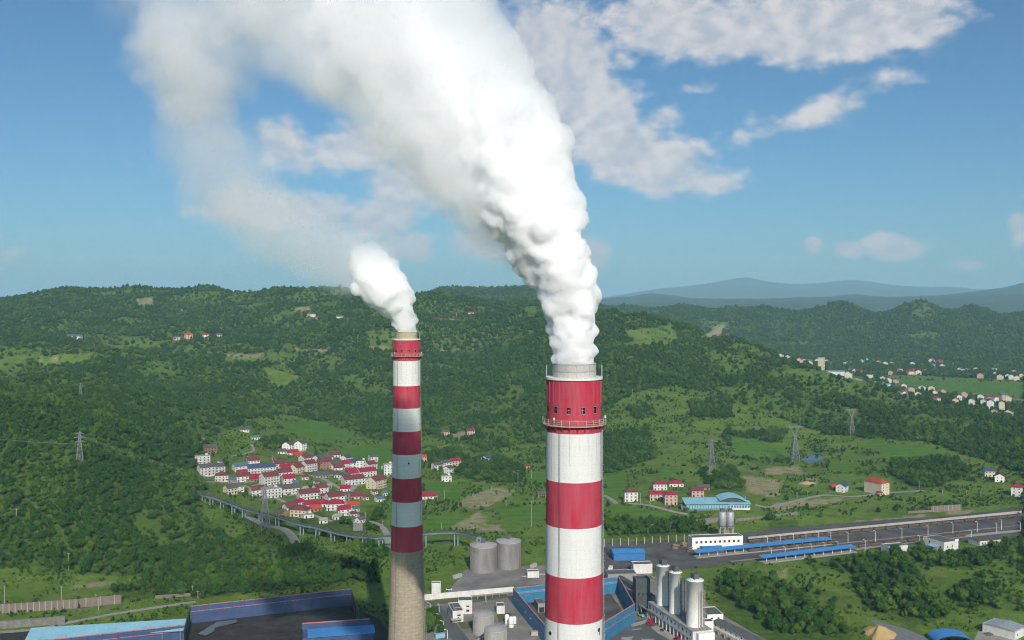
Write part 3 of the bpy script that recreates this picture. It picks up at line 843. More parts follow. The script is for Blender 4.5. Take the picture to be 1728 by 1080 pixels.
def volume_material(name, density, color=(1, 1, 1), aniso=0.0, blobs=None, nscale=0.05, step=1.0, thr=(0.30, 0.62), zfade=None):
    m, n = new_mat(name)
    dn = density
    pos = n.new('ShaderNodeNewGeometry').outputs['Position']
    if blobs:
        wv = n.new('ShaderNodeTexNoise', {'Vector': pos, 'Scale': nscale * 0.5, 'Detail': 1.0})
        wp = n.new('ShaderNodeVectorMath', {0: wv.outputs['Color'], 1: (-0.5, -0.5, -0.5)}, operation='ADD')
        ws = n.new('ShaderNodeVectorMath', {0: wp.outputs[0], 'Scale': 0.55 / nscale}, operation='SCALE')
        p2 = n.new('ShaderNodeVectorMath', {0: pos, 1: ws.outputs[0]}, operation='ADD').outputs[0]
        cov = None
        for (c, (rx, ry, rz), tilt, wt) in blobs:
            mp = n.new('ShaderNodeMapping', {'Vector': p2}, vector_type='TEXTURE')
            mp.inputs['Location'].default_value = c
            mp.inputs['Rotation'].default_value = (0, R(tilt), 0)
            mp.inputs['Scale'].default_value = (rx, ry, rz)
            g = n.new('ShaderNodeTexGradient', {'Vector': mp.outputs[0]}, gradient_type='SPHERICAL')
            v = n.math('MULTIPLY', g.outputs[1], wt)
            cov = v if cov is None else n.math('ADD', cov, v)
        nz = n.noise(pos, nscale, 4.0, 0.6)
        d = n.math('ADD', cov, n.math('MULTIPLY', n.math('SUBTRACT', nz, 0.5), 1.1))
        d = n.math('MULTIPLY', n.mapr(d, thr[0], thr[1]), n.mapr(cov, 0.02, 0.3))
        dn = n.math('MULTIPLY', n.math('MULTIPLY', d, n.mapr(cov, 0.1, 1.2, 0.35, 1.0)), density)
    elif zfade:
        z = n.new('ShaderNodeSeparateXYZ', {0: pos}).outputs[2]
        nz = n.mapr(n.noise(pos, nscale, 3.0), 0.3, 0.7, 0.35, 1.5)
        t_ = n.math('POWER', n.mapr(z, zfade[0], zfade[1], 1.0, 0.0), 2.0)
        dn = n.math('MULTIPLY', n.math('ADD', n.math('MULTIPLY', t_, density), zfade[2]), nz)
    vs_ = n.new('ShaderNodeVolumeScatter', {'Color': (*color, 1), 'Density': dn, 'Anisotropy': aniso})
    n.new('ShaderNodeOutputMaterial', {'Volume': vs_.outputs[0]})
    if blobs or zfade:
        m.cycles.volume_step_rate = step
    else:
        m.cycles.homogeneous_volume = True
    return m
def blob_list(rows):
    """px, py, Y, half-width px, half-height px, half-depth px, tilt, weight"""
    return [(tuple(at(px_, py_, Y)), (hx * Y / FPX, hd * Y / FPX, hy * Y / FPX), tl, wt) for (px_, py_, Y, hx, hy, hd, tl, wt) in rows]
def blob_hull(name, blobs, voxel, mat, parent):
    bm = bmesh.new()
    for (c, s, tl, wt) in blobs:
        M = Matrix.Translation(c) @ Matrix.Rotation(R(tl), 4, 'Y') @ Matrix.Diagonal((*[1.22 * q for q in s], 1))
        bmesh.ops.create_icosphere(bm, subdivisions=3, radius=1.0, matrix=M)
    me_ = bpy.data.meshes.new(name); bm.to_mesh(me_); bm.free()
    ob = bpy.data.objects.new(name, me_); COL.objects.link(ob)
    md = ob.modifiers.new('skin', 'REMESH'); md.mode = 'VOXEL'; md.voxel_size = voxel; md.use_smooth_shade = True
    ev = ob.evaluated_get(bpy.context.evaluated_depsgraph_get())
    m2 = bpy.data.meshes.new_from_object(ev)
    ob.modifiers.clear(); ob.data = m2; bpy.data.meshes.remove(me_); m2.name = name
    m2.materials.clear(); m2.materials.append(mat)
    ob.parent = parent
    return ob
# near chimney
pa = tag(empty('smoke_plume', (0, 0, 0)), 'huge white steam plume rising from the near chimney and drifting left across the sky', 'smoke')
PATH_A = [(969, 618, 206, 36), (968, 600, 206, 36.5), (967, 575, 206, 40), (966, 545, 206, 42), (962, 505, 206, 50), (950, 468, 206, 54), (931, 432, 206, 60), (918, 398, 207, 68), (900, 362, 208, 80), (888, 322, 209, 90), (878, 280, 210, 92), (866, 235, 211, 90), (846, 190, 212, 88), (822, 145, 214, 88), (796, 95, 216, 90), (768, 45, 218, 92), (740, 0, 220, 92)]
zA = at(900, 450, 206).z
zB = at(800, 40, 214).z
puff_mesh('dense_column', column_balls(PATH_A, 62, 3, 18, 0.04), 0.34, volume_material('steam_dense', 1.9, (.97, .972, .975), zfade=(zA, zB, 0.06), nscale=0.12, step=0.14), pa, 2)
BL_A = blob_list([(710, 40, 218, 190, 140, 120, 0, 1.3), (770, 165, 214, 190, 140, 110, -25, 1.3), (840, 290, 211, 130, 130, 95, -20, 1.3), (740, 275, 212, 140, 105, 85, 30, 1.1), (800, 345, 211, 110, 80, 70, 35, 1.0), (640, 205, 215, 120, 75, 70, 30, .85), (850, 400, 208, 95, 78, 60, 40, 1.15), (620, 70, 224, 260, 150, 140, 0, .85), (420, 40, 232, 250, 130, 130, 0, .68), (640, 180, 222, 170, 80, 100, 25, .7),
                  (540, -110, 228, 330, 170, 160, 0, .8), (240, -60, 240, 240, 120, 140, 0, .6), (250, 70, 238, 120, 110, 80, 0, .74), (345, 150, 236, 140, 140, 90, 30, .72), (540, 130, 224, 120, 70, 90, 20, .6)])
blob_hull('drifting_veil', BL_A, 2.2, volume_material('steam_veil', 0.12, (0.955, 0.952, 0.948), 0.0, BL_A, 0.10, 0.22, (0.30, 0.74)), pa)
# billows rolling over in the drifting part
rr_ = random.Random(21)
DR = catmull([(848, 330, 211, 70), (800, 235, 213, 100), (740, 150, 216, 120), (650, 70, 220, 120), (540, 25, 226, 95), (430, 10, 231, 85), (330, 30, 235, 90), (262, 70, 237, 80), (310, 140, 237, 88), (365, 200, 236, 66)], 66)
DR = np.concatenate([DR, catmull([(885, 385, 208, 66), (835, 345, 210, 78), (785, 300, 212, 82), (735, 245, 214, 80), (680, 200, 217, 70)], 26), catmull([(690, 60, 219, 130), (600, 110, 222, 80), (540, 120, 225, 60)], 14)])
billow, thin = [], []
for i, (px_, py_, Y, hw) in enumerate(DR):
    c = at(px_, py_, Y); r_ = hw * Y / FPX
    for k in range(5):
        d = Vector((rr_.gauss(0, 1), rr_.gauss(0, 1), rr_.gauss(0, 1))).normalized()
        (billow if px_ > 560 else thin).append((c + d * r_ * rr_.uniform(.15, .72), r_ * rr_.choice((.16, .2, .26, .34)) * rr_.uniform(.9, 1.2)))
puff_mesh('rolling_billows', billow, 0.62, volume_material('steam_billow', 0.12, (.965, .962, .958)), pa, 3, 1.2)
puff_mesh('rolling_billows', thin, 0.62, volume_material('steam_billow_thin', 0.055, (.965, .958, .945)), pa, 3, 1.2)
# far chimney
pb = tag(empty('smoke_plume', (0, 0, 0)), 'smaller white steam plume leaving the far chimney and thinning out to the upper left', 'smoke')
PATH_B = [(687, 562, 416, 16.5), (686, 553, 416, 17), (683, 541, 416, 20), (676, 522, 416, 25), (662, 503, 416, 37), (644, 482, 416, 45), (632, 464, 416, 43), (625, 446, 416, 37), (625, 432, 416, 26), (627, 422, 416, 17)]
puff_mesh('dense_column', column_balls(PATH_B, 26, 8, 16, 0.05), 0.6, volume_material('steam_dense_far', 1.2, (.97, .972, .975), zfade=(at(660, 480, 416).z, at(630, 395, 416).z, 0.06), nscale=0.08, step=0.14), pb, 3)
BL_B = blob_list([(618, 440, 416, 75, 62, 60, 30, 1.5), (560, 432, 417, 100, 66, 60, 30, 1.2), (500, 398, 420, 140, 85, 70, 25, .95), (410, 335, 424, 140, 105, 80, 40, .85), (345, 250, 430, 130, 130, 80, 60, .8), (300, 160, 434, 110, 120, 80, 60, .5), (590, 480, 416, 60, 45, 40, 30, .7)])
blob_hull('drifting_veil', BL_B, 4.0, volume_material('steam_veil_far', 0.055, (0.96, 0.955, 0.95), 0.0, BL_B, 0.05, 0.24, (0.18, 0.54)), pb)
# ------------------------------------------------------------------ the two chimneys
def chimney(label, px_, Y, zcap, bounds, zflue, rflue, rtop, flue_mat, zplat, zwin, nwin, seed, lower):
    X = (px_ - CX) / FPX * Y
    t = tag(empty('striped_chimney', (X, Y, 0)), label, 'chimney', 'striped power station chimneys')
    rr = random.Random(seed)
    def rad(z):                                   # slender taper, flaring towards the foot
        d = zcap - z
        return rtop + 0.0055 * d + 0.000135 * max(d - 20, 0) ** 2
    N = 96
    # red head with window openings
    z0, z1 = bounds[0], zcap
    zs = [z0, zwin[0], zwin[1], z1]
    ro, ri = rad(z1) + 0.02, rad(z1) - 0.55
    gaps = set()
    wid = 2
    for k in range(nwin):
        c = int(round((k + .5) * N / nwin)) - 1
        for j in range(wid): gaps.add((c + j) % N)
    mb = MB()
    vs_ = [(math.sin(6.28318 * k / N) * ro, -math.cos(6.28318 * k / N) * ro, z) for z in zs for k in range(N)]
    fs_ = []
    for j in range(3):
        for k in range(N):
            if j == 1 and k in gaps: continue
            fs_.append((j * N + k, j * N + (k + 1) % N, (j + 1) * N + (k + 1) % N, (j + 1) * N + k))
    mb.add(vs_, fs_)
    mb.build('painted_head', 'red_paint', t, True)
    MB().lathe([(ri, z0), (ri, z1 - .1)], 48).build('inner_wall', 'concrete', t, True)
    for k in range(nwin):
        c = int(round((k + .5) * N / nwin)) - 1
        a0, a1 = 6.28318 * c / N, 6.28318 * (c + wid) / N
        P = lambda a, r_, z: (math.sin(a) * r_, -math.cos(a) * r_, z)
        m = MB().add([P(a0, ro, zs[1]), P(a1, ro, zs[1]), P(a1, ro, zs[2]), P(a0, ro, zs[2]), P(a0, ri + .02, zs[1]), P(a1, ri + .02, zs[1]), P(a1, ri + .02, zs[2]), P(a0, ri + .02, zs[2])],
                     [(0, 1, 5, 4), (2, 3, 7, 6), (0, 4, 7, 3), (1, 2, 6, 5), (4, 5, 6, 7)])
        wv_ = m.build('window', 'dark', t)
        am = (a0 + a1) / 2
        fr = MB()
        for q in (zs[1], zs[2]):
            fr.bar(P(a0, ro + .02, q), P(a1, ro + .02, q), 0.07)
        fr.bar(P(am, ri + .2, zs[1]), P(am, ri + .2, zs[2]), 0.05)
        fr.bar(P(a0, ri + .2, (zs[1] + zs[2]) / 2), P(a1, ri + .2, (zs[1] + zs[2]) / 2), 0.05)
        fr.build('frame', 'steel', wv_)
    # pilaster strips on the head
    for k in range(nwin * 2):
        a = 6.28318 * (k + 0.5) / (nwin * 2) + 0.03
        MB().bar((math.sin(a) * (ro + .02), -math.cos(a) * (ro + .02), zwin[1] + .6), (math.sin(a) * (ro + .02), -math.cos(a) * (ro + .02), z1 - .02), 0.10).build('conduit', 'red_paint', t)
    # ledge and flue
    MB().lathe([(rflue, z1 - .15), (ro + .28, z1 - .15), (ro + .28, z1 + .32), (rflue, z1 + .32)], 64).build('ledge', 'white_paint', t)
    seg = [z1 + .32, z1 + (zflue - z1) * .48, zflue - .16]
    MB().lathe([(rflue, seg[0]), (rflue, seg[1])], 64).build('flue_ring', flue_mat, t, True)
    MB().lathe([(rflue - .05, seg[1] - .01), (rflue + .08, seg[1]), (rflue + .08, seg[1] + .14), (rflue - .05, seg[1] + .15)], 64).build('flue_joint', 'steel', t)
    MB().lathe([(rflue - .05, seg[1]), (rflue - .05, seg[2])], 64).build('flue_ring', flue_mat, t, True)
    MB().lathe([(rflue + .06, seg[2]), (rflue + .06, zflue), (rflue - .35, zflue), (rflue - .35, seg[0])], 64).build('flue_rim', flue_mat, t)
    for k in range(12):
        a = 6.28318 * (k + rr.random() * .4) / 12
        MB().bar((math.sin(a) * (rflue + .03), -math.cos(a) * (rflue + .03), seg[0]), (math.sin(a) * (rflue + .03), -math.cos(a) * (rflue + .03), seg[2]), 0.05).build('seam', 'steel', t)
    for a in (-1.55, -1.42, 1.30, 1.47, 3.1):
        MB().bar((math.sin(a) * (ro + .1), -math.cos(a) * (ro + .1), z1 + .3), (math.sin(a) * (ro + .1), -math.cos(a) * (ro + .1), zflue - .4), 0.07).build('lightning_rod', 'steel', t)
    # gallery with railing
    rp = ro + 0.95
    MB().lathe([(ro - .02, zplat), (rp, zplat), (rp, zplat + .18), (ro - .02, zplat + .18)], 64).build('platform', 'rust', t)
    rail = MB()
    for zz in (0.55, 0.95, 1.35):
        for k in range(64):
            a, b = 6.28318 * k / 64, 6.28318 * (k + 1) / 64
            rail.bar((math.sin(a) * rp, -math.cos(a) * rp, zplat + zz), (math.sin(b) * rp, -math.cos(b) * rp, zplat + zz), 0.05)
    ro_ = rail.build('railing', 'rust', t)
    for k in range(24):
        a = 6.28318 * (k + .2) / 24
        MB().bar((math.sin(a) * rp, -math.cos(a) * rp, zplat + .18), (math.sin(a) * rp, -math.cos(a) * rp, zplat + 1.45), 0.09).build('post', 'rib', ro_)
        MB().bar((math.sin(a) * (rp - .1), -math.cos(a) * (rp - .1), zplat), (math.sin(a) * ro, -math.cos(a) * ro, zplat - 1.2), 0.09).build('bracket', 'red_paint', t)
    for a in (-0.75, 1.45):
        MB().box(-.16, .16, -.16, .16, 0, .5).build('warning_lamp', 'white', t).location = (math.sin(a) * (rp - .15), -math.cos(a) * (rp - .15), zplat + 1.4)
    # painted bands below
    red = False
    for b0, b1 in zip(bounds[:-1], bounds[1:]):
        n_ = 4
        prof = [(rad(b0 + (b1 - b0) * q / n_), b0 + (b1 - b0) * q / n_) for q in range(n_ + 1)]
        MB().lathe(prof, N).build('painted_band', 'red_paint' if red else 'white_paint', t, True)
        red = not red
    zb = bounds[-1]
    prof = [(rad(zb - (zb + 2) * q / 14), zb - (zb + 2) * q / 14) for q in range(15)]
    MB().lathe(prof, N).build('concrete_shaft', 'shaft', t, True)
    # earth cable, ladder and sampling ports
    for a, r_ in ((-0.62, 0.05), (-0.58, 0.03), (1.18, 0.05)):
        cb = MB(); zz = zplat - .2
        while zz > 4:
            cb.bar((math.sin(a) * (rad(zz) + .1), -math.cos(a) * (rad(zz) + .1), zz), (math.sin(a) * (rad(zz - 8) + .1), -math.cos(a) * (rad(zz - 8) + .1), zz - 8), r_); zz -= 8
        cb.build('earth_cable', 'darksteel', t)
    for k in range(18):
        a = 6.28318 * (k + rr.uniform(.1, .5)) / 18
        zl = rr.uniform(4, 11)
        cb = MB().bar((math.sin(a) * (rad(zplat - 1.5) + .03), -math.cos(a) * (rad(zplat - 1.5) + .03), zplat - 1.5), (math.sin(a) * (rad(zplat - 1.5 - zl) + .03), -math.cos(a) * (rad(zplat - 1.5 - zl) + .03), zplat - 1.5 - zl), rr.uniform(.025, .05))
        cb.build('rust_run', 'rust', t)
    ld = MB(); a = 1.62; zz = zplat
    while zz > 3:
        for da in (-.035, .035):
            ld.bar((math.sin(a + da) * (rad(zz) + .25), -math.cos(a + da) * (rad(zz) + .25), zz), (math.sin(a + da) * (rad(zz - 6) + .25), -math.cos(a + da) * (rad(zz - 6) + .25), zz - 6), 0.05)
        for q in range(4):
            ld.bar((math.sin(a - .035) * (rad(zz - q * 1.5) + .25), -math.cos(a - .035) * (rad(zz - q * 1.5) + .25), zz - q * 1.5), (math.sin(a + .035) * (rad(zz - q * 1.5) + .6), -math.cos(a + .035) * (rad(zz - q * 1.5) + .6), zz - q * 1.5), 0.05)
        zz -= 6
    ld.build('ladder', 'steel', t)
    for (a, zz) in lower:
        r_ = rad(zz)
        d = Vector((math.sin(a), -math.cos(a), 0)); c = d * (r_ - .25); c.z = zz
        pt_ = MB().bar(c, c + d * .32, 0.42, 12).build('sampling_port', 'dark', t)
        MB().bar(c + d * .2 + Vector((0.12, 0, -.2)), c + d * .25 + Vector((0.2, 0, -1.0)), 0.09).build('stub_pipe', 'darksteel', pt_)
    return t
zn = lambda py_, Y: at(CX, py_, Y).z
NB = [zn(p, 206) for p in (727, 807, 882, 963, 1038)]
step_ = (NB[-1] - NB[1]) / 3
NB += [NB[-1] + step_ * k for k in range(1, 6)]
chimney('near red and white striped chimney with grey flue and rusty railed gallery', 969, 206, zn(638, 206), NB, zn(612.5, 206), 4.72, 5.92, 'flue_panel', zn(715, 206), (zn(694, 206), zn(682.5, 206)), 12, 1, [(-0.98, zn(1059, 206)), (0.93, zn(1053, 206))])
FB = [zn(p, 416) for p in (608, 650, 687.5, 726, 764.5, 804, 843.5, 884, 926)]
chimney('far red and white striped chimney with brass flue and bare concrete lower shaft', 686, 416, zn(573, 416), FB, zn(560, 416), 4.5, 5.85, 'brass_flue', zn(601, 416), (zn(594, 416), zn(589.5, 416)), 12, 2, [(0.25, zn(778, 416))])
# ------------------------------------------------------------------ power station yard
S_ = lambda px_len, Y: px_len * Y / FPX
sheet('yard_pavement', [(712, 1012), (870, 990), (1010, 985), (1095, 975), (1165, 985), (1205, 1030), (1300, 1084), (1360, 1130), (700, 1130)], 0.05, 'paving')
sheet('tank_yard', [(786, 962), (1012, 948), (1098, 938), (1100, 972), (1010, 982), (870, 988), (752, 1003)], 0.055, 'paving')
sheet('lorry_park', [(1010, 1058), (1095, 1043), (1110, 1052), (1170, 1092), (1180, 1130), (1000, 1130)], 0.10, 'asphalt')
for k, pl in enumerate([[(1062, 1054), (1092, 1045), (1098, 1050), (1068, 1058)], [(1098, 1059), (1108, 1055), (1135, 1070), (1150, 1082), (1138, 1084), (1112, 1070)], [(1066, 1062), (1084, 1060), (1082, 1062), (1068, 1064)], [(1048, 1076), (1070, 1074), (1064, 1082), (1050, 1084)], [(1082, 1079), (1104, 1078), (1106, 1086), (1080, 1088)]]):
    sheet('pale_concrete_patch', pl, 0.11 + 0.004 * k, 'patch')
sheet('plant_lawn', [(716, 1016), (752, 1010), (800, 1008), (856, 1004), (862, 1008), (806, 1016), (756, 1018), (722, 1022)], 0.09, 'drygrass')
sheet('service_road', [(726, 1026), (744, 1022), (768, 1050), (800, 1090), (772, 1090), (748, 1060)], 0.09, 'asphalt')
sheet('tank_lawn', [(772, 1050), (800, 1048), (796, 1060), (780, 1062)], 0.10, 'drygrass')
sheet('tank_lawn', [(838, 1036), (862, 1034), (866, 1046), (842, 1050)], 0.10, 'drygrass')

def simple_building(label, cat, px_, py_, L, D, h, rz, wall='white', roof='flatroof', wins=(), name='plant_building', parapet=0.5, group=None, z=None):
    """px,py: foot of the front wall's middle; wins: (face, along, height, w, h) with faces -y front, -x / +x ends"""
    g = G(px_, py_)
    c = Vector((-math.sin(rz), math.cos(rz), 0)) * D / 2
    t = tag(empty(name, (g.x + c.x, g.y + c.y, g.z if z is None else z), rz), label, cat, group)
    MB().box(-L / 2, L / 2, -D / 2, D / 2, -0.3, h).build('wall', wall, t)
    if parapet:
        pw = MB()
        for (a, b, c_, d_) in ((-L / 2 - .05, L / 2 + .05, -D / 2 - .05, -D / 2 + .3), (-L / 2 - .05, L / 2 + .05, D / 2 - .3, D / 2 + .05), (-L / 2 - .05, -L / 2 + .3, -D / 2 + .3, D / 2 - .3), (L / 2 - .3, L / 2 + .05, -D / 2 + .3, D / 2 - .3)):
            pw.box(a, b, c_, d_, h, h + parapet)
        pw.build('parapet', wall, t)
        MB().box(-L / 2 + .3, L / 2 - .3, -D / 2 + .3, D / 2 - .3, h, h + .12).build('roof', roof, t)
    else:
        MB().box(-L / 2 - .25, L / 2 + .25, -D / 2 - .25, D / 2 + .25, h, h + .25).build('roof', roof, t)
    for (fc, a, zz, w_, h_) in wins:
        if fc == '-y': loc, sz = (a, -D / 2 - .02, zz), (w_, .1, h_)
        elif fc == '+x': loc, sz = (L / 2 + .02, a, zz), (.1, w_, h_)
        else: loc, sz = (-L / 2 - .02, a, zz), (.1, w_, h_)
        wo_ = piece('window', 'glass', t, loc, sz)
    return t
def row(face, n_, span, zz, w_, h_):
    return [(face, -span / 2 + span * (k + .5) / n_, zz, w_, h_) for k in range(n_)]

t = simple_building('white two-storey control house with grey flat roof beside the round tanks', 'building', 773, 1050, 7.2, 18, 7.2, R(14), wins=[('-y', 0.6, 4.6, 2.2, 1.0), ('-y', 0.4, 2.2, .9, 2.4)] + row('-x', 5, 16, 5, 1.4, 1.2))
piece('roof_pipe', 'rib', t, (-1.2, 0, 7.5), (.35, 16, .3)); piece('roof_pipe', 'rib', t, (0.6, -2, 7.5), (5, .3, .3)); piece('canopy', 'rib', t, (-1.5, -10.6, 2.6), (7, 3.2, .3))
simple_building('taller white annex with two dark windows behind the control house', 'building', 785, 1036, 9.5, 9, 8.8, R(4), wins=[('-y', 1.8, 5.2, 2.0, 1.0), ('-y', 1.8, 2.2, 2.0, 1.5)])
simple_building('small white pump house with grey roof right of the annex', 'building', 845, 1036, 5.4, 8, 5.0, R(6))
simple_building('white square hut on the plant wall beside the far chimney', 'building', 736, 1003, 6.6, 5, 7.8, R(3), name='gate_hut')

def round_tank(label, px_, pyf, wpx, hm, mat='tank', ribs=28, group='round grey tanks'):
    gf = G(px_, pyf); r_ = wpx / 2 * gf.y / FPX
    t = tag(empty('storage_tank', (gf.x, gf.y + r_, 0)), label, 'tank', group)
    MB().cyl(0, 0, -.2, hm, r_, n=48, cap=False).build('shell', mat, t, True)
    MB().lathe([(r_, hm), (r_ * .6, hm + r_ * .13), (0.3, hm + r_ * .2), (0.01, hm + r_ * .2)], 48).build('roof', 'tanktop', t, True)
    MB().lathe([(r_ + .02, hm - .5), (r_ + .22, hm - .5), (r_ + .22, hm + .12), (r_ - .3, hm + .12)], 48).build('top_rim', 'rib', t)
    for k in range(ribs):
        a = 6.28318 * k / ribs
        MB().box(-.09, .09, -.12, .12, 0, hm - .5).build('stiffener', mat, t).location = (math.cos(a) * (r_ + .04), math.sin(a) * (r_ + .04), 0)
    rl = MB()
    for k in range(40):
        a, b = 6.28318 * k / 40, 6.28318 * (k + 1) / 40
        rl.bar((math.cos(a) * r_, math.sin(a) * r_, hm + 1.0), (math.cos(b) * r_, math.sin(b) * r_, hm + 1.0), .04)
        rl.bar((math.cos(a) * r_, math.sin(a) * r_, hm), (math.cos(a) * r_, math.sin(a) * r_, hm + 1.0), .04)
    rl.build('railing', 'steel', t)
    piece('manhole', 'rust', t, (r_ * .2, -r_ * .75, hm + r_ * .1), (1.0, .8, .5))
    return t
round_tank('round grey tank beside the white control house', 815, 1074, 35, 12.2)
round_tank('round grey tank at the bottom edge in front of its twin', 836, 1102, 38, 12.6)
def big_tank(label, px_, pyf, wpx, hm):
    t = round_tank(label, px_, pyf, wpx, hm, 'oldtank', 20, 'large stained ash silos')
    r_ = wpx / 2 * G(px_, pyf).y / FPX
    m = MB().box(-1.6, 1.6, -1.6, 1.6, hm + r_ * .1, hm + r_ * .2 + 3.2)
    m.bar((-1.5, -1.5, hm), (-3.6, -r_ * .98, hm - 4), .25); m.bar((0, -1.5, hm + 2), (-.5, -r_ * .98, hm - 7), .35)
    m.build('head_house', 'darksteel', t)
    return t
big_tank('large stained concrete ash tank, left of the pair above the plant wall', 815, 968, 46, 20)
big_tank('large stained concrete ash tank, right of the pair above the plant wall', 858, 962, 42, 21)
for k, (px_, py_, r_, h_, lb) in enumerate([(862.5, 1058, 1.75, 6.6, 'white upright pressure vessel with domed top, front of three'), (855.5, 1053, 1.5, 6.2, 'white upright pressure vessel with domed top, left of three'), (868, 1052, 1.3, 4.6, 'short white pressure vessel with domed top, right of three')]):
    g = G(px_, py_)
    t = tag(empty('pressure_vessel', (g.x, g.y, 0)), lb, 'vessel', 'white pressure vessels')
    MB().lathe([(r_, -.1), (r_, h_ - r_ * .5), (r_ * .85, h_ - .15 * r_), (r_ * .5, h_ + r_ * .08), (0.02, h_ + r_ * .15)], 24).build('shell', 'whiter', t, True)
    MB().bar((r_, 0, 1), (r_ + 1.8, .3, .6), .18, 8).build('pipe', 'steel', t)
    MB().lathe([(r_ + .01, h_ * .3), (r_ + .08, h_ * .3), (r_ + .08, h_ * .34), (r_ + .01, h_ * .34)], 24).build('band', 'steel', t)
def wall_run(name, label, cat, p, q, h, mat, t=0.4, posts=0, post_mat='rib', post_h=None, cap=None, group=None, panels=0, trims=()):
    """upright wall from ground point p to q with posts or panels as parts"""
    d = q - p; L = math.hypot(d.x, d.y)
    o = tag(empty(name, (p.x, p.y, 0), math.atan2(d.y, d.x)), label, cat, group)
    z0, z1 = p.z, q.z
    np_ = max(panels, 1)
    for k in range(np_):
        a, b = L * k / np_, L * (k + 1) / np_
        za, zb = z0 + (z1 - z0) * k / np_, z0 + (z1 - z0) * (k + 1) / np_
        g_ = 0.06 if panels else 0
        MB().add([(a + g_, -t / 2, za - .5), (b, -t / 2, zb - .5), (b, t / 2, zb - .5), (a + g_, t / 2, za - .5), (a + g_, -t / 2, za + h), (b, -t / 2, zb + h), (b, t / 2, zb + h), (a + g_, t / 2, za + h)],
                 [(3, 2, 1, 0), (4, 5, 6, 7), (0, 1, 5, 4), (1, 2, 6, 5), (2, 3, 7, 6), (3, 0, 4, 7)]).build('panel' if panels else 'wall', mat, o)
    for (zz, th, mt) in trims:
        MB().slab([(0, -t / 2 - .08, z0 + zz), (L, -t / 2 - .08, z1 + zz), (L, t / 2 + .08, z1 + zz), (0, t / 2 + .08, z0 + zz)], th).build('trim', mt, o)
    for k in range(posts):
        a = L * (k + .5) / posts; za = z0 + (z1 - z0) * (k + .5) / posts
        piece('post', post_mat, o, (a, -t / 2 - .1, za + (post_h or h) / 2), (.45, .4, post_h or h))
    if cap: MB().slab([(-.1, -t / 2 - .15, z0 + h + .2), (L + .1, -t / 2 - .15, z1 + h + .2), (L + .1, t / 2 + .15, z1 + h + .2), (-.1, t / 2 + .15, z0 + h + .2)], .2).build('coping', cap, o)
    return o
wall_run('plant_wall', 'long white parapet wall running right from the far chimney', 'wall', G(712, 1013), G(867, 999), 3.6, 'white', 1.2, 0, cap='whiter')
# pipe rack in front of the wall
p, q = G(793, 1012), G(868, 1005)
t = tag(empty('pipe_rack', p, math.atan2(q.y - p.y, q.x - p.x)), 'low pipe rack on white posts in front of the plant wall', 'pipe rack')
L = (q - p).length
for k in range(7): piece('post', 'rib', t, (L * k / 6, 0, 1.4), (.3, .3, 2.8))
for k in range(3): MB().bar((0, -.5 + .5 * k, 2.6), (L, -.5 + .5 * k, 2.6), .16, 6).build('pipe', 'darksteel' if k else 'rib', t)
# blue coal-shed enclosure behind the near chimney
E0, E1, E2, E3 = G(866, 1020), G(924, 1092), G(1071, 1050), G(1044, 1000)
GRP = 'blue sheet walls round the enclosure behind the near chimney'
wall_run('blue_sheet_wall', 'long dark blue sheet wall slanting down toward the near chimney', 'wall', E0, E1, 11.6, 'encblue', .5, 0, panels=9, trims=((11.75, .35, 'pinktrim'), (7.6, .35, 'pinktrim')), group=GRP)
wall_run('blue_sheet_wall', 'bright blue sheet wall at the back of the enclosure', 'wall', E3, E0 + Vector((1.2, .5, 0)), 11.6, 'encblue', .5, 0, panels=9, trims=((11.75, .35, 'pinktrim'), (8.3, .3, 'paleblue'), (7.5, .3, 'pinktrim')), group=GRP)
wall_run('blue_sheet_wall', 'blue sheet wall with salmon trim facing the lorry park', 'wall', E1 + Vector((30, 0, 0)), E2, 12.4, 'encblue', .5, 0, panels=9, trims=((12.55, .4, 'pinktrim'), (7.6, .4, 'pinktrim')), group=GRP)
wall_run('blue_sheet_wall', 'blue sheet wall closing the enclosure on the silo side', 'wall', E2 + Vector((0, .8, 0)), E3 + Vector((0, -.8, 0)), 11.6, 'encblue', .5, 0, panels=6, trims=((11.75, .35, 'pinktrim'),), group=GRP)
sheet('enclosure_floor', [(878, 1018), (1030, 1002), (1060, 1044), (930, 1076)], 0.12, 'ballast')
simple_building('grey open bunker inside the blue enclosure', 'bunker', 914, 1034, 5, 12, 6, R(12), 'concrete', 'flatroof', [('-y', 0, 2.0, 3.4, 3.4)], name='bunker')
def lamp_post(px_, py_, hm, label, group, arm=1.6, mat='whiter', aside=1):
    g = G(px_, py_)
    t = tag(empty('lamp_post', g), label, 'lamp post', group)
    MB().cyl(0, 0, -.3, hm, .23, .15, 8).build('pole', mat, t)
    a = MB().bar((0, 0, hm), (-arm * .7 * aside, -.3, hm + .55), .08).build('arm', mat, t)
    MB().box(-.55, .55, -.2, .2, -.1, .12).build('lamp_head', 'whiter', t).location = (-arm * aside, -.35, hm + .6)
for k, (px_, py_) in enumerate([(726, 1032), (733, 1042), (741, 1051), (748, 1063), (755, 1078)]):
    lamp_post(px_, py_, 5.5, 'white bent lamp post by the hedge, %s from the top of the road' % ORD[k], 'lamp posts along the plant hedge')
for k, (px_, py_) in enumerate([(870, 1024), (879, 1034), (888, 1047), (897, 1058), (741, 1033), (820, 1016), (904, 1006)]):
    lamp_post(px_, py_, 5.2, ['thin white post below the blue wall corner', 'white post along the blue wall, second down', 'white post along the blue wall, third down', 'white post along the blue wall, lowest', 'white lamp post left of the control house', 'white lamp post in front of the pipe rack', 'white post before the bright blue wall'][k], 'yard posts', .6)
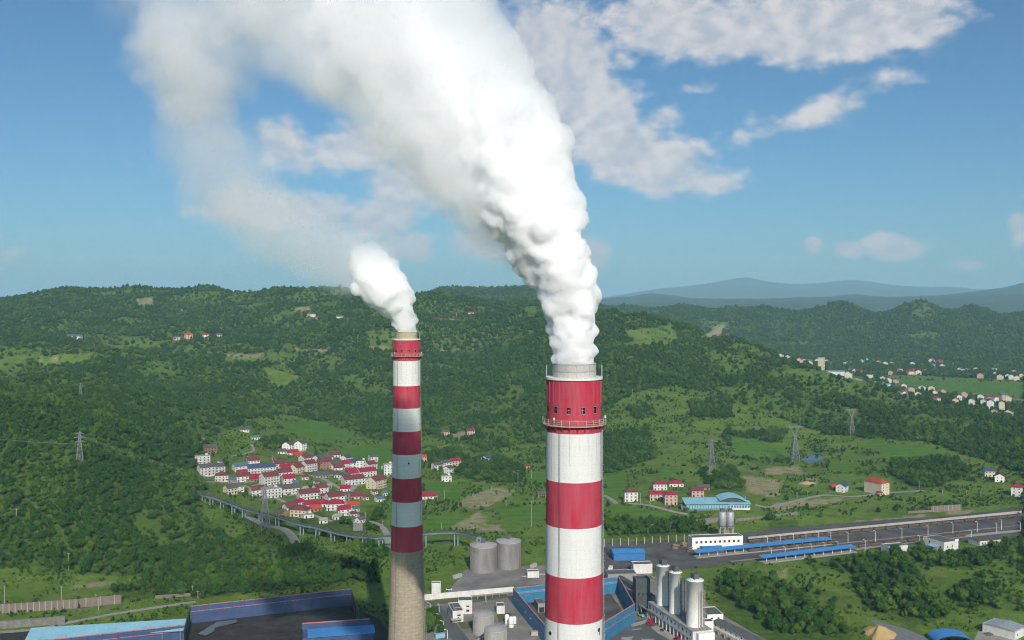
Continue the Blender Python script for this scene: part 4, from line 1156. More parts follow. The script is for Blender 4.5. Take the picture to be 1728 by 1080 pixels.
# ---- silo block
A, B = G(1094, 1043), G(1169, 1096)
d = (B - A); L = math.hypot(d.x, d.y); rz = math.atan2(d.y, d.x)
t = tag(empty('silo_block', A, rz), 'white two-storey silo block with dark loading bays and three tall white silos', 'silo')
D, h1 = 13.0, 10.8
# local x runs from the far end to the near end; +y is away to the right
MB().box(0, L, 0, D, 5.2, h1).build('upper_wall', 'white', t)
MB().box(-.3, L + .3, -.35, D + .3, h1, h1 + .35).build('roof_slab', 'concrete', t)
MB().box(0.4, L - .4, 3.0, D - .2, -.2, 5.2).build('bay_wall', 'dark', t)
nb = 12
for k in range(nb + 1): piece('pier', 'white', t, (L * k / nb + (.5 if k == 0 else -.5 if k == nb else 0), 1.5, 2.5), (.9, 3.0, 5.4))
for k in range(nb):
    piece('window', 'glass', t, (L * (k + .5) / nb, -.02, 8.3), (1.0 if k % 3 else 1.6, .1, 1.3 if k % 4 else 2.6))
MB().box(L - .1, L + 3.6, 2, D, -.2, h1 - .5).build('end_wall', 'whiter', t)
piece('sign_panel', 'paleblue', t, (L * .36, -.03, 8.2), (3.2, .1, 3.4))
for k, (fx, dia, hh) in enumerate(((.13, 8.2, 26), (.42, 8.2, 26.5), (.84, 10.6, 28.5))):
    s = MB().lathe([(dia / 2, h1 + .3), (dia / 2, h1 + hh), (dia / 2 + .25, h1 + hh), (dia / 2 + .25, h1 + hh + .5), (0.05, h1 + hh + 1.3)], 48, L * fx, D * .52)
    so = s.build('silo', 'whiter', t, True)
    rl = MB()
    for q in range(24):
        a, b = 6.283 * q / 24, 6.283 * (q + 1) / 24
        rl.bar((L * fx + math.cos(a) * dia * .5, D * .52 + math.sin(a) * dia * .5, h1 + hh + 1.5), (L * fx + math.cos(b) * dia * .5, D * .52 + math.sin(b) * dia * .5, h1 + hh + 1.5), .06)
        rl.bar((L * fx + math.cos(a) * dia * .5, D * .52 + math.sin(a) * dia * .5, h1 + hh + .4), (L * fx + math.cos(a) * dia * .5, D * .52 + math.sin(a) * dia * .5, h1 + hh + 1.5), .06)
    rl.build('railing', 'darksteel', so)
    MB().box(L * fx - 2.2, L * fx + 2.2, D * .52 - 1.8, D * .52 + 1.8, h1 + hh + .6, h1 + hh + 4.2).build('head_house', 'darksteel', so)
for fx in (.29, .56, .985):
    tw = MB()
    for (a, b) in ((-1, -1), (1, -1), (1, 1), (-1, 1)): tw.bar((L * fx + a, D * .55 + b, 0.2), (L * fx + a, D * .55 + b, h1 + 25), .22)
    for q in range(11):
        z_ = h1 + 2.2 * q
        tw.bar((L * fx - 1, D * .55 - 1, z_), (L * fx + 1, D * .55 - 1, z_ + 2.2), .12); tw.bar((L * fx - 1, D * .55 - 1, z_), (L * fx + 1, D * .55 - 1, z_), .14)
    tw.build('bucket_elevator', 'rust' if fx > .9 else 'darksteel', t)
# pipe bridge in front of it
p, q = G(1079, 1034), G(1166, 1088)
t = tag(empty('pipe_bridge', p, math.atan2(q.y - p.y, q.x - p.x)), 'raised grey pipe bridge running along the silo block', 'pipe bridge')
L = (q - p).length
MB().box(0, L, -.5, .5, 5.0, 5.5).build('beam', 'concrete', t)
for k in range(8): piece('post', 'rib', t, (L * (k + .3) / 8, 0, 2.4), (.4, .4, 5.2))
for k in range(2): MB().bar((0, -.25 + .5 * k, 5.75), (L, -.25 + .5 * k, 5.75), .2, 6).build('pipe', 'steel', t)
# covered belt running up behind the silos
def belt_gallery(label, pts, w_, h_, name='belt_gallery', mat='gallery', roof='gallery_roof', legs=()):
    t = tag(empty(name, (pts[0].x, pts[0].y, 0)), label, 'conveyor')
    o = Vector((pts[0].x, pts[0].y, 0))
    for a, b in zip(pts[:-1], pts[1:]):
        a, b = a - o, b - o
        d = (b - a); n_ = Vector((-d.y, d.x, 0)).normalized() * w_ / 2
        up = Vector((0, 0, h_))
        MB().add([a - n_, b - n_, b + n_, a + n_, a - n_ + up, b - n_ + up, b + n_ + up, a + n_ + up], [(3, 2, 1, 0), (4, 5, 6, 7), (0, 1, 5, 4), (1, 2, 6, 5), (2, 3, 7, 6), (3, 0, 4, 7)]).build('gallery', mat, t)
        u2 = up + Vector((0, 0, .02)); n2 = n_ * 1.12
        MB().add([a - n2 + u2, b - n2 + u2, b + n2 + u2, a + n2 + u2, a + u2 + Vector((0, 0, .7)), b + u2 + Vector((0, 0, .7))], [(0, 1, 5, 4), (2, 3, 4, 5), (0, 4, 3), (1, 2, 5), (3, 2, 1, 0)]).build('roof', roof, t)
    for p_ in legs:
        p2 = p_ - o
        lg = MB()
        for s in (-w_ * .4, w_ * .4): lg.bar((p2.x + s, p2.y, H(p_.x, p_.y) - .3), (p2.x + s * .8, p2.y, p2.z), .3)
        lg.bar((p2.x - w_ * .4, p2.y, p2.z * .5), (p2.x + w_ * .4, p2.y, p2.z * .5), .2)
        lg.build('leg', 'steel', t)
    return t
a, b = at(1046, 980, 700), at(1102, 1014, 652)
belt_gallery('dark blue belt gallery climbing to the back of the silo block', [a, b], 4.0, 3.4, legs=[a + (b - a) * .3, a + (b - a) * .7])
a, b = at(1075, 962, 720), at(1128, 975, 690)
simple_building('dark blue transfer tower behind the silos', 'tower', 1085, 1032, 10, 8, 22, R(8), 'gallery_roof', 'gallery_roof', row('-y', 3, 9, 12, 1.2, 1.6), name='transfer_tower')
simple_building('white stair block right of the tallest silo', 'building', 1196, 1078, 6, 6, 10.5, R(6), 'whiter', 'flatroof')
simple_building('white flat-roofed shed tucked behind the stair block', 'building', 1207, 1052, 11, 16, 5.5, R(8), 'whiter', 'flatroof', row('-y', 2, 9, 3.4, 1.2, 1.2), name='plant_shed')
p, q = G(1203, 1062), G(1292, 1108)
d = q - p; L = d.length
t = tag(empty('long_shed', p, math.atan2(d.y, d.x)), 'long low grey-roofed shed with small square windows running to the bottom edge', 'shed')
MB().box(0, L, 0, 7.5, -.3, 5.4).build('wall', 'white', t)
MB().add([(-.3, -.5, 5.3), (L + .3, -.5, 5.3), (L + .3, 4, 6.5), (-.3, 4, 6.5), (L + .3, 8, 5.3), (-.3, 8, 5.3)], [(0, 1, 2, 3), (3, 2, 4, 5), (0, 3, 5), (1, 4, 2), (5, 4, 1, 0)]).build('roof', 'flatroof', t)
for k in range(10): piece('window', 'glass', t, (L * (k + .6) / 10, -.02, 3.6), (.9, .1, 1.2))
for zz in (-1.6, -3.0): MB().bar((0, zz, 3.4), (L, zz, 3.4), .28, 6).build('pipe', 'whiter', t)
for k in range(8): piece('pipe_support', 'concrete', t, (L * (k + .5) / 8, -2.3, 1.5), (.3, 2.4, 3.2))
def truck(label, px_, py_, rz):
    g = G(px_, py_)
    t = tag(empty('tipper_truck', g, rz), label, 'truck', 'red trucks by the silo block')
    MB().box(-1.2, 1.2, -4.4, -2.4, .7, 3.0).build('cab', 'redtruck', t)
    piece('windscreen', 'glass', t, (0, -4.42, 2.3), (2.0, .08, .8))
    b_ = MB(); b_.box(-1.25, 1.25, -2.1, 4.2, 1.1, 1.3)
    for (x0, x1, y0, y1) in ((-1.25, -1.1, -2.1, 4.2), (1.1, 1.25, -2.1, 4.2), (-1.1, 1.1, -2.1, -1.95), (-1.1, 1.1, 4.05, 4.2)): b_.box(x0, x1, y0, y1, 1.3, 2.7)
    b_.build('tipper_body', 'redtruck', t)
    for y_ in (-3.3, 1.6, 3.0):
        for s in (-1, 1): MB().bar((s * 1.25, y_, .5), (s * .85, y_, .5), .5, 12).build('wheel', 'tyre', t)
truck('red truck nearest the blue wall on the lorry park', 1097.5, 1053, R(-20))
truck('red truck at the bottom of the silo block', 1147, 1080, R(-35))
t = tag(empty('loader', G(1082, 1041), R(30)), 'small turquoise loader beside the blue wall', 'loader')
MB().box(-1, 1, -2.2, 2.2, .6, 1.8).build('body', 'paleblue', t); MB().box(-.8, .8, -.2, 1.4, 1.8, 3.0).build('cab', 'glass', t); MB().bar((.6, -1.5, 1.5), (.8, -4.2, 2.6), .2).build('arm', 'paleblue', t)
for y_ in (-1.4, 1.4):
    for s in (-1, 1): MB().bar((s * 1.2, y_, .6), (s * .8, y_, .6), .6, 12).build('wheel', 'tyre', t)
# between plant and rail yard: sheds half hidden
def gable_shed(label, cat, px_, py_, L, D, h, rz, wall, roof, rise=1.6, name='shed', wins=()):
    g = G(px_, py_)
    t = tag(empty(name, g, rz), label, cat)
    MB().box(-L / 2, L / 2, 0, D, -.4, h).build('wall', wall, t)
    MB().add([(-L / 2 - .4, -.4, h - .1), (L / 2 + .4, -.4, h - .1), (L / 2 + .4, D / 2, h + rise), (-L / 2 - .4, D / 2, h + rise), (L / 2 + .4, D + .4, h - .1), (-L / 2 - .4, D + .4, h - .1)], [(0, 1, 2, 3), (3, 2, 4, 5), (0, 3, 5), (1, 4, 2), (5, 4, 1, 0)]).build('roof', roof, t)
    for (a, zz, w_, h_) in wins: piece('window', 'glass', t, (a, -.02, zz), (w_, .1, h_))
    return t
gable_shed('bright blue roofed shed right of the near chimney', 'shed', 1062, 946, 26, 17, 6, R(4), 'blue', 'brightblue')
gable_shed('blue roofed lean-to at the foot of the long white building', 'shed', 1205, 935, 17, 12, 4, R(8), 'white', 'blue')
simple_building('small white plant office half way to the railway', 'building', 900, 975, 9, 6, 4.5, R(5), 'white', 'flatroof')
simple_building('grey workshop behind the blue enclosure', 'workshop', 1050, 985, 22, 12, 7, R(5), 'concrete', 'flatroof')
simple_building('white workshop left of the silos', 'workshop', 1085, 968, 15, 9, 7, R(5), 'white', 'flatroof')
for k, (px_, py_, s) in enumerate([(1140, 925, 5), (1155, 922, 6), (1165, 930, 4)]):
    g = G(px_, py_)
    t = tag(empty('timber_stack', g, R(20 * k)), ['heap of old boards, left of three by the white building', 'heap of old boards, middle of three by the white building', 'heap of old boards, right of three by the white building'][k], 'timber', 'board heaps')
    for q in range(7): piece('board', 'timber', t, (random.uniform(-1, 1), random.uniform(-1, 1), .3 + .5 * q), (s * random.uniform(.7, 1.1), s * .6, .45), random.uniform(-.3, .3))
t = simple_building('long white railway building with a row of ten square windows', 'building', 1211, 926, 46, 10, 10.0, R(9), 'whiter', 'flatroof', row('-y', 10, 42, 6.2, 1.9, 1.9), name='railway_building', parapet=.4)
# twin loading bunkers on legs
for k, (px_, lb) in enumerate(((1219, 'left steel bunker of the pair on concrete legs'), (1232, 'right steel bunker of the pair on concrete legs'))):
    g = G(px_, 910); r_ = S_(6.6, g.y)
    t = tag(empty('loading_bunker', g), lb, 'bunker', 'twin bunkers behind the white railway building')
    MB().lathe([(0.8, 9.0), (r_, 11.5), (r_, 24), (r_ * .7, 25), (0.05, 25.2)], 28).build('shell', 'steel', t, True)
    MB().lathe([(r_ + .02, 12), (r_ + .15, 12), (r_ + .15, 12.5), (r_ + .02, 12.5)], 28).build('band', 'darksteel', t)
    for (a, b) in ((-1, -1), (1, -1), (1, 1), (-1, 1)): piece('leg', 'rib', t, (a * r_ * .7, b * r_ * .7, 5.2), (.7, .7, 12.5))
    for zz in (4, 8):
        for s in (-1, 1):
            piece('brace', 'rib', t, (0, s * r_ * .7, zz), (r_ * 1.4, .4, .5))
    piece('head_house', 'darksteel', t, (0, 0, 26.3), (3.5, 3, 2.6))
# ---- coal yard, bottom left
W0, W1, W2 = G(322, 1052), G(592, 1021), G(606, 1062)
GRP = 'navy wind fences of the coal yard'
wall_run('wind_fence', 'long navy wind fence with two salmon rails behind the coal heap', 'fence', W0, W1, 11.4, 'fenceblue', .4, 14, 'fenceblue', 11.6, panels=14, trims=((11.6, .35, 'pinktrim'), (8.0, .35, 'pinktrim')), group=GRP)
wall_run('wind_fence', 'short navy wind fence at the right end of the coal heap', 'fence', W1 + Vector((.6, -.5, 0)), W2, 11.0, 'darksteel', .4, 4, 'darksteel', 11.2, panels=4, group=GRP)
wall_run('wind_fence', 'short dark wind fence at the left end of the coal heap', 'fence', G(310, 1096), W0 + Vector((-.6, -.5, 0)), 11.4, 'darksteel', .4, 4, 'darksteel', 11.2, panels=4, group=GRP)
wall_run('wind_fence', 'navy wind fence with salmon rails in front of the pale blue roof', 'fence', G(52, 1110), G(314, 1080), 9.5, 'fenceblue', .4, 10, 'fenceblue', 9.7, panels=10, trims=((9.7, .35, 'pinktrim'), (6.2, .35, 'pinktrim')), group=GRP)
sheet('coal_yard_floor', [(0, 1068), (300, 1050), (592, 1022), (640, 1045), (700, 1130), (0, 1160)], 0.05, 'coal')
g0 = [G(a, b) for a, b in ((335, 1062), (600, 1030), (640, 1120), (300, 1130))]
vs_, fs_ = [], []
nx, ny = 60, 40
for j in range(ny + 1):
    for i in range(nx + 1):
        a, b = i / nx, j / ny
        p = (g0[0] * (1 - a) + g0[1] * a) * (1 - b) + (g0[3] * (1 - a) + g0[2] * a) * b
        e = min(a, 1 - a, b, 1 - b) * 5
        hgt = min(1, e) * (2.4 + 7.0 * float(fbm(np.array(p.x / 26), np.array(p.y / 26), 4, 4)) ** 1.5 + 1.8 * float(fbm(np.array(p.x / 5), np.array(p.y / 5), 6, 2))) - .05
        vs_.append((p.x, p.y, hgt))
for j in range(ny):
    for i in range(nx):
        k = j * (nx + 1) + i
        fs_.append((k, k + 1, k + nx + 2, k + nx + 1))
o = mesh_obj('coal_heap', vs_, fs_, M['coal'], smooth=False)
if o.data.polygons[0].normal.z < 0: o.data.flip_normals()
tag(o, 'broad black coal heap inside the wind fences', 'coal heap')
o = sheet('tarpaulin', [(334, 1076), (366, 1056), (398, 1052), (402, 1056), (380, 1062), (346, 1080)], 2.6, 'tarp', 'thing'); tag(o, 'grey tarpaulin spread on the left end of the coal heap', 'tarpaulin')
g = G(178, 1092)
t = tag(empty('long_roof_shed', g, R(11)), 'long shed with sloping pale blue roof behind the salmon-railed fence', 'shed')
for k in range(4):
    x0, x1 = -46 + 23 * k, -46 + 23 * (k + 1)
    MB().slab([(x0 + .05, 0, 7.2), (x1, 0, 7.2), (x1, 13, 10.5), (x0 + .05, 13, 10.5)], .3).build('roof_sheet', 'paleblue', t)
MB().box(-46, 46, 12.6, 12.9, -.3, 10.2).build('wall', 'blue', t)
for k in range(9): piece('post', 'steel', t, (-44 + 11 * k, .5, 3.4), (.3, .3, 7))
g = G(573, 1098)
t = tag(empty('coal_crusher_shed', g, R(12)), 'bright blue flat-roofed shed with salmon-trimmed wall at the coal heap', 'shed')
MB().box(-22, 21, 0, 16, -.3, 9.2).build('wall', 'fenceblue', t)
MB().slab([(-19, -.6, 9.6), (21.6, -.6, 9.6), (21.6, 12.4, 10.4), (-19, 12.4, 10.4)], .35).build('roof', 'brightblue', t)
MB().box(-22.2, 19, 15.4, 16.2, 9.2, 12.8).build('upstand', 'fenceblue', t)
MB().box(-22.3, 19.1, 15.3, 16.3, 12.8, 13.2).build('trim', 'pinktrim', t)
belt_gallery('dark narrow belt gallery between the coal heap and the far chimney', [at(598, 1010, 690), at(640, 1072, 612)], 2.6, 2.4, legs=[at(612, 1032, 660), at(628, 1055, 632)])
# retaining walls and sidings at the foot of the left slope
wall_run('retaining_wall', 'brown retaining wall with pale ribs at the foot of the left slope', 'wall', G(-10, 1036), G(132, 1026), 6.2, 'wallbrown', .8, 14, 'rib', 6.6)
wall_run('retaining_wall', 'plain brown wall continuing right of the ribbed wall', 'wall', G(133, 1025), G(205, 1018), 6.0, 'wallbrown', .7, 3, 'rib', 7.0)
wall_run('retaining_wall', 'rough grey stone wall below the ribbed wall at the left edge', 'wall', G(-12, 1062), G(110, 1052), 5.0, 'stone', 1.2)
wall_run('siding_wall', 'low brown wall among the trees above the coal fence', 'wall', G(262, 1010), G(345, 1004), 2.2, 'wallbrown', .6)
ribbon('dirt_track', [(-10, 1068), (60, 1062), (120, 1050), (200, 1035), (300, 1020), (330, 1016)], 5, .12, 'road')
def car(px_, py_, rz, mat, label, group):
    g = G(px_, py_)
    t = tag(empty('parked_car', (g.x, g.y, g.z + .1), rz), label, 'car', group)
    MB().add([(-.85, -2.1, .3), (.85, -2.1, .3), (.85, 2.1, .3), (-.85, 2.1, .3), (-.85, -2.1, .8), (.85, -2.1, .8), (.85, 2.1, .85), (-.85, 2.1, .85)], [(3, 2, 1, 0), (4, 5, 6, 7), (0, 1, 5, 4), (1, 2, 6, 5), (2, 3, 7, 6), (3, 0, 4, 7)]).build('body', mat, t)
    MB().add([(-.82, -1.0, .8), (.82, -1.0, .8), (.82, 1.7, .85), (-.82, 1.7, .85), (-.66, -.4, 1.4), (.66, -.4, 1.4), (.66, 1.2, 1.42), (-.66, 1.2, 1.42)], [(4, 5, 6, 7), (0, 1, 5, 4), (1, 2, 6, 5), (2, 3, 7, 6), (3, 0, 4, 7)]).build('cabin', 'glass', t)
    for y_ in (-1.3, 1.3):
        for s in (-1, 1): MB().bar((s * .88, y_, .32), (s * .66, y_, .32), .32, 10).build('wheel', 'tyre', t)
for k, (a, b, r_, mt, lb) in enumerate([(758, 996, 80, 'whiter', 'small white car parked above the plant wall'), (1118, 1066, 30, 'steel', 'silver car beside the pipe bridge'), (1040, 1066, 70, 'whiter', 'white car under the blue wall on the lorry park'), (812, 1010, 85, 'navy', 'dark blue car by the pipe rack'), (600, 858, 20, 'whiter', 'white car on the village road, lower of two'), (586, 845, 15, 'crimson', 'red car on the village road, upper of two')]):
    car(a, b, R(r_), mt, lb, 'parked cars')
for k, (a, b, L_, mt, lb) in enumerate([(905, 1072, 7, 'rust', 'rusty shipping container beside the long blue wall'), (742, 1076, 6, 'paleblue', 'pale blue container by the plant road'), (960, 972, 9, 'blue', 'blue container in the tank yard behind the near chimney'), (772, 975, 8, 'rib', 'grey container in the tank yard'), (900, 957, 8, 'rust', 'rusty container behind the ash tanks'), (1030, 962, 8, 'white', 'white container near the grey workshop')]):
    g = G(a, b); t = tag(empty('shipping_container', g, R(10 + 13 * k)), lb, 'container', 'containers about the plant')
    MB().box(-L_ / 2, L_ / 2, -1.3, 1.3, .1, 2.7).build('box', mt, t)
    for q in range(int(L_ * 2)):
        for s in (-1, 1): piece('rib', mt, t, (-L_ / 2 + .25 + q * .5, s * 1.32, 1.4), (.16, .08, 2.4))
    piece('door', mt, t, (L_ / 2 + .03, 0, 1.4), (.08, 2.3, 2.4))
for k, (x0, y0, x1, y1, lb) in enumerate([(800, 1085, 868, 1050, 'pair of pipes running from the tanks to the pressure vessels'), (880, 975, 1010, 962, 'long pair of pipes across the tank yard'), (1100, 975, 1160, 1000, 'pair of pipes behind the silo block')]):
    p, q = G(x0, y0), G(x1, y1); t = tag(empty('pipeline', p, math.atan2(q.y - p.y, q.x - p.x)), lb, 'pipes', 'yard pipelines'); L = (q - p).length
    for s in (-.5, .5): MB().bar((0, s, .9), (L, s, .9), .28, 8).build('pipe', 'steel' if s > 0 else 'rust', t)
    for m_ in range(int(L / 7)): piece('support', 'concrete', t, (3 + 7 * m_, 0, .3), (.4, 1.8, .8))
# ------------------------------------------------------------------ railway yard
sheet('rail_yard', [(1015, 975), (1015, 915), (1170, 912), (1300, 893), (1500, 877), (1740, 857), (1860, 847), (1860, 905), (1728, 902), (1600, 915), (1440, 928), (1290, 945), (1180, 958)], 0.06, 'ballast')
sheet('trackside_verge', [(1425, 899), (1560, 889), (1690, 876), (1672, 884), (1560, 896), (1440, 907)], 0.10, 'drygrass')
sheet('trackside_verge', [(1690, 879), (1740, 874), (1740, 884), (1712, 885)], 0.104, 'drygrass')
sheet('yard_apron', [(1440, 925), (1490, 915), (1600, 905), (1728, 893), (1728, 897), (1600, 910), (1490, 922), (1446, 929)], 0.12, 'concrete')
def wagon_proto():
    t = empty('coal_wagon', (0, 0, 0))
    b_ = MB()
    b_.box(-6.2, 6.2, -1.5, 1.5, 1.1, 1.35)
    for s in (-1, 1): b_.box(-6.2, 6.2, s * 1.5 - .08, s * 1.5 + .08, 1.35, 3.3)
    for s in (-1, 1): b_.box(s * 6.2 - .08, s * 6.2 + .08, -1.42, 1.42, 1.35, 3.3)
    for k in range(9):
        for s in (-1, 1): b_.box(-5.9 + 1.47 * k, -5.7 + 1.47 * k, s * 1.58 - .07, s * 1.58 + .07, 1.1, 3.35)
    b_.build('body', 'wagon', t)
    MB().add([(-6, -1.4, 2.9), (6, -1.4, 2.9), (6, 1.4, 2.9), (-6, 1.4, 2.9), (-3.2, 0, 3.6), (3.2, 0, 3.6), (0, 0, 3.2)], [(0, 1, 6), (0, 6, 4), (1, 5, 6), (1, 2, 5), (2, 6, 5), (2, 3, 6), (3, 4, 6), (3, 0, 4)]).build('coal_load', 'coal', t)
    for x_ in (-4.3, 4.3):
        bo = MB().box(x_ - 1.5, x_ + 1.5, -1.1, 1.1, .5, 1.08).build('bogie', 'darksteel', t)
        for dx in (-.9, .9):
            for s in (-1, 1): MB().bar((x_ + dx, s * .85, .42), (x_ + dx, s * .70, .42), .42, 10).build('wheel', 'darksteel', bo)
    return t
def copy_tree(o, parent=None):
    c = o.copy(); COL.objects.link(c); c.parent = parent
    for ch in [q for q in o.children]: copy_tree(ch, c)
    return c
proto = wagon_proto()
first = True
def train(a, b, label, group, skip=()):
    global first
    d = b - a; L = math.hypot(d.x, d.y); n_ = int(L / 13.4)
    for k in range(n_):
        if k in skip: continue
        f = (k + .5) * 13.4 / L
        o = proto if first else copy_tree(proto)
        first = False
        o.location = (a.x + d.x * f, a.y + d.y * f, .16); o.rotation_euler = (0, 0, math.atan2(d.y, d.x))
        tag(o, label % ORD[min(k, len(ORD) - 1)], 'wagon', group)
R1 = (G(1262, 917), G(1740, 871)); R2 = (G(1425, 927), G(1648, 903)); R3 = (G(1262, 933), G(1420, 917)); R4 = (G(1690, 893), G(1745, 888))
def track(a, b, label):
    d = b - a; L = math.hypot(d.x, d.y)
    t = tag(empty('railway_track', (a.x, a.y, .06), math.atan2(d.y, d.x)), label, 'track', 'railway tracks')
    for s in (-.72, .72): MB().box(-40, L + 30, s - .06, s + .06, .02, .16).build('rail', 'rust', t)
track(R1[0], R1[1], 'far track of the yard under the long coal train')
track(R2[0] - (R2[1] - R2[0]) * .5, R2[1] + (R2[1] - R2[0]) * .4, 'middle track of the yard between the lamp posts')
track(R3[0], R3[1] + (R3[1] - R3[0]) * 1.8, 'near track of the yard between the blue canopies')
train(*R1, '%s coal wagon from the left in the far train below the embankment', 'wagons of the far train')
train(*R2, '%s coal wagon from the left in the middle train', 'wagons of the middle train')
train(*R3, '%s coal wagon from the left in the train between the blue canopies', 'wagons of the near train')
def canopy(a, b, w_, h, label, np_):
    d = b - a; L = math.hypot(d.x, d.y)
    t = tag(empty('platform_canopy', (a.x, a.y, .06), math.atan2(d.y, d.x)), label, 'canopy', 'blue platform canopies')
    ns = int(L / 12)
    for k in range(ns):
        MB().slab([(L * k / ns + .04, -w_ / 2, h - .5), (L * (k + 1) / ns, -w_ / 2, h - .5), (L * (k + 1) / ns, w_ / 2, h + .7), (L * k / ns + .04, w_ / 2, h + .7)], .22).build('roof_sheet', 'brightblue', t)
    for k in range(np_):
        piece('post', 'whiter', t, (L * (k + .5) / np_, -w_ * .2, h / 2 - .3), (.42, .42, h - .2))
    MB().box(0, L, -w_ / 2 - .5, w_ / 2, -.2, .9).build('platform', 'concrete', t)
    return t
canopy(G(1172, 941), G(1400, 918), 6.0, 5.2, 'far blue platform canopy stretching from the long white building', 16)
canopy(G(1284, 950), G(1441, 931), 6.0, 5.0, 'near blue platform canopy along the edge of the yard', 10)
lamps = [(1295, 925), (1317, 921.5), (1339, 919), (1360, 917), (1381, 915.5), (1402, 917)]
for k, (a, b) in enumerate(lamps): lamp_post(a, b, 9.5, 'white lamp post beside the far blue canopy, %s from the left' % ORD[k], 'lamp posts beside the far canopy')
for k, (a, b) in enumerate([(1302, 936), (1325, 933), (1348, 931), (1370, 929), (1392, 926), (1414, 924)]): lamp_post(a, b, 5.0, 'short lamp post between the two blue canopies, %s from the left' % ORD[k], 'short posts between the canopies')
for k, (a, b) in enumerate([(1431, 917), (1477, 914), (1522, 910), (1566, 905), (1608, 900), (1649, 898), (1690, 894)]): lamp_post(a, b, 9.5, 'tall white yard lamp between the trains, %s from the left' % ORD[k], 'tall yard lamps')
for k, (a, b) in enumerate([(1460, 929), (1552, 922), (1639, 912), (1682, 900), (1722, 898)]): lamp_post(a, b, 9.0, 'yard lamp along the near edge by the station houses, %s from the left' % ORD[k], 'near yard lamps')
wall_run('embankment_wall', 'long pale coping wall above the far coal train', 'wall', G(1262, 911), G(1745, 864), 2.6, 'rib', 1.0, 0)
simple_building('white flat-roofed station hut at the left of the station row', 'building', 1516, 934, 19, 10, 6.0, R(16), 'white', 'flatroof', [('-y', -8, 4.2, 1, 1), ('-y', -5.5, 4.2, 1, 1), ('-y', -8, 1.8, 1, 1), ('-y', -5.5, 1.8, 1, 1)], name='station_building')
t = simple_building('white station hall with dark sloping roof and blue porch', 'building', 1605, 931, 17, 22, 8.5, R(24), 'white', 'flatroof', [('-y', -4, 4.5, 1.3, 1.3), ('-y', 1.5, 4.8, 1.3, 1.3), ('-x', 4, 6, 1.5, 1.5), ('-x', -7.5, 4, 1.5, 1.5)], name='station_building', parapet=.3)
MB().slab([(-12.4, -5, 3.8), (-8.45, -5, 4.6), (-8.45, 3, 4.6), (-12.4, 3, 3.8)], .2).build('porch_roof', 'paleblue', t)
piece('parapet_end', 'whiter', t, (6.6, -10.9, 9.4), (4.2, .4, 1.4))
simple_building('long low white station store with brown roof at the right of the row', 'building', 1672, 921, 24, 13, 4.8, R(17), 'white', 'wagon', [('-y', -9, 2.8, 1.2, 1.2), ('-y', -6, 2.8, 1.2, 1.2)], name='station_building', parapet=0)
# ash-wall with pilasters and the pale stone bank above the yard
wall_run('pilaster_wall', 'pale retaining wall with broad pilasters on the green bank', 'wall', G(1571, 864), G(1622, 861), 6.0, 'wallbrown', .8, 8, 'rib', 6.4)
wall_run('pilaster_wall', 'low brick wall at the foot of the pilaster wall', 'wall', G(1532, 866), G(1592, 863), 2.2, 'wallbrown', .8)
wall_run('stone_bank', 'grey stone-pitched bank above the yard left of the bunkers', 'wall', G(1098, 893), G(1216, 880), 4.5, 'stone', 2.0)
wall_run('stone_bank', 'grey stone-pitched bank right of the bunkers', 'wall', G(1240, 880), G(1345, 868), 2.6, 'stone', 2.0)
for k in range(14):
    f = k / 13
    g = G(1020 + 175 * f, 922 - 10 * f)
    t = tag(empty('fence_post', g), 'concrete fence post above the blue shed, %s from the left' % ORD[k], 'post', 'concrete posts along the yard')
    MB().box(-.3, .3, -.3, .3, -.3, 6.2).build('shaft', 'rib', t); MB().box(-.4, .4, -.4, .4, 6.2, 6.4).build('cap', 'rib', t)
# covered belt on stilts across the valley
STILT = [(344, 846, 837), (357, 853, 840), (375, 859, 846), (394, 868, 853), (412, 873, 860), (440, 882, 867), (468, 890, 874), (509.5, 903, 887), (536, 907.5, 892), (561.6, 913, 899), (588, 919, 905), (615, 924, 907.5), (642.6, 928, 908.6), (716, 925, 902), (770, 921, 900), (808, 935, 908)]
deck = []
for (px_, pyb, pyd) in STILT:
    g = G(px_, pyb); deck.append((g, Vector((g.x, g.y, at(px_, pyd, g.y).z))))
t = tag(empty('conveyor_bridge', (0, 0, 0)), 'long dark covered conveyor bridge on stilts winding past the village to the ash tanks', 'conveyor')
pts = [at(318, 826, deck[0][0].y + 25)] + [d_[1] for d_ in deck]
C = catmull([tuple(p) for p in pts], 60)
w_ = 4.4
for i in range(len(C) - 1):
    a, b = Vector(C[i]), Vector(C[i + 1])
    d = b - a; n_ = Vector((-d.y, d.x, 0)).normalized() * w_ / 2
    up = Vector((0, 0, 1.1))
    MB().add([a - n_, b - n_, b + n_, a + n_, a - n_ + up, b - n_ + up, b + n_ + up, a + n_ + up], [(3, 2, 1, 0), (4, 5, 6, 7), (0, 1, 5, 4), (1, 2, 6, 5), (2, 3, 7, 6), (3, 0, 4, 7)]).build('truss', 'gallery', t)
    n2 = n_ * .72; u2 = Vector((0, 0, 1.13)); u3 = Vector((0, 0, 2.1))
    MB().add([a - n2 + u2, b - n2 + u2, b + n2 + u2, a + n2 + u2, a - n2 * .4 + u3, b - n2 * .4 + u3, b + n2 * .4 + u3, a + n2 * .4 + u3], [(0, 1, 5, 4), (4, 5, 6, 7), (2, 3, 7, 6), (1, 2, 6, 5), (3, 0, 4, 7)]).build('belt_cover', 'gallery_roof', t)
    rl = MB()
    for s in (-1, 1):
        rl.bar(a + n_ * s + up * 2.0, b + n_ * s + up * 2.0, .09); rl.bar(a + n_ * s + up, a + n_ * s + up * 2.0, .07)
    rl.build('railing', 'darksteel', t)
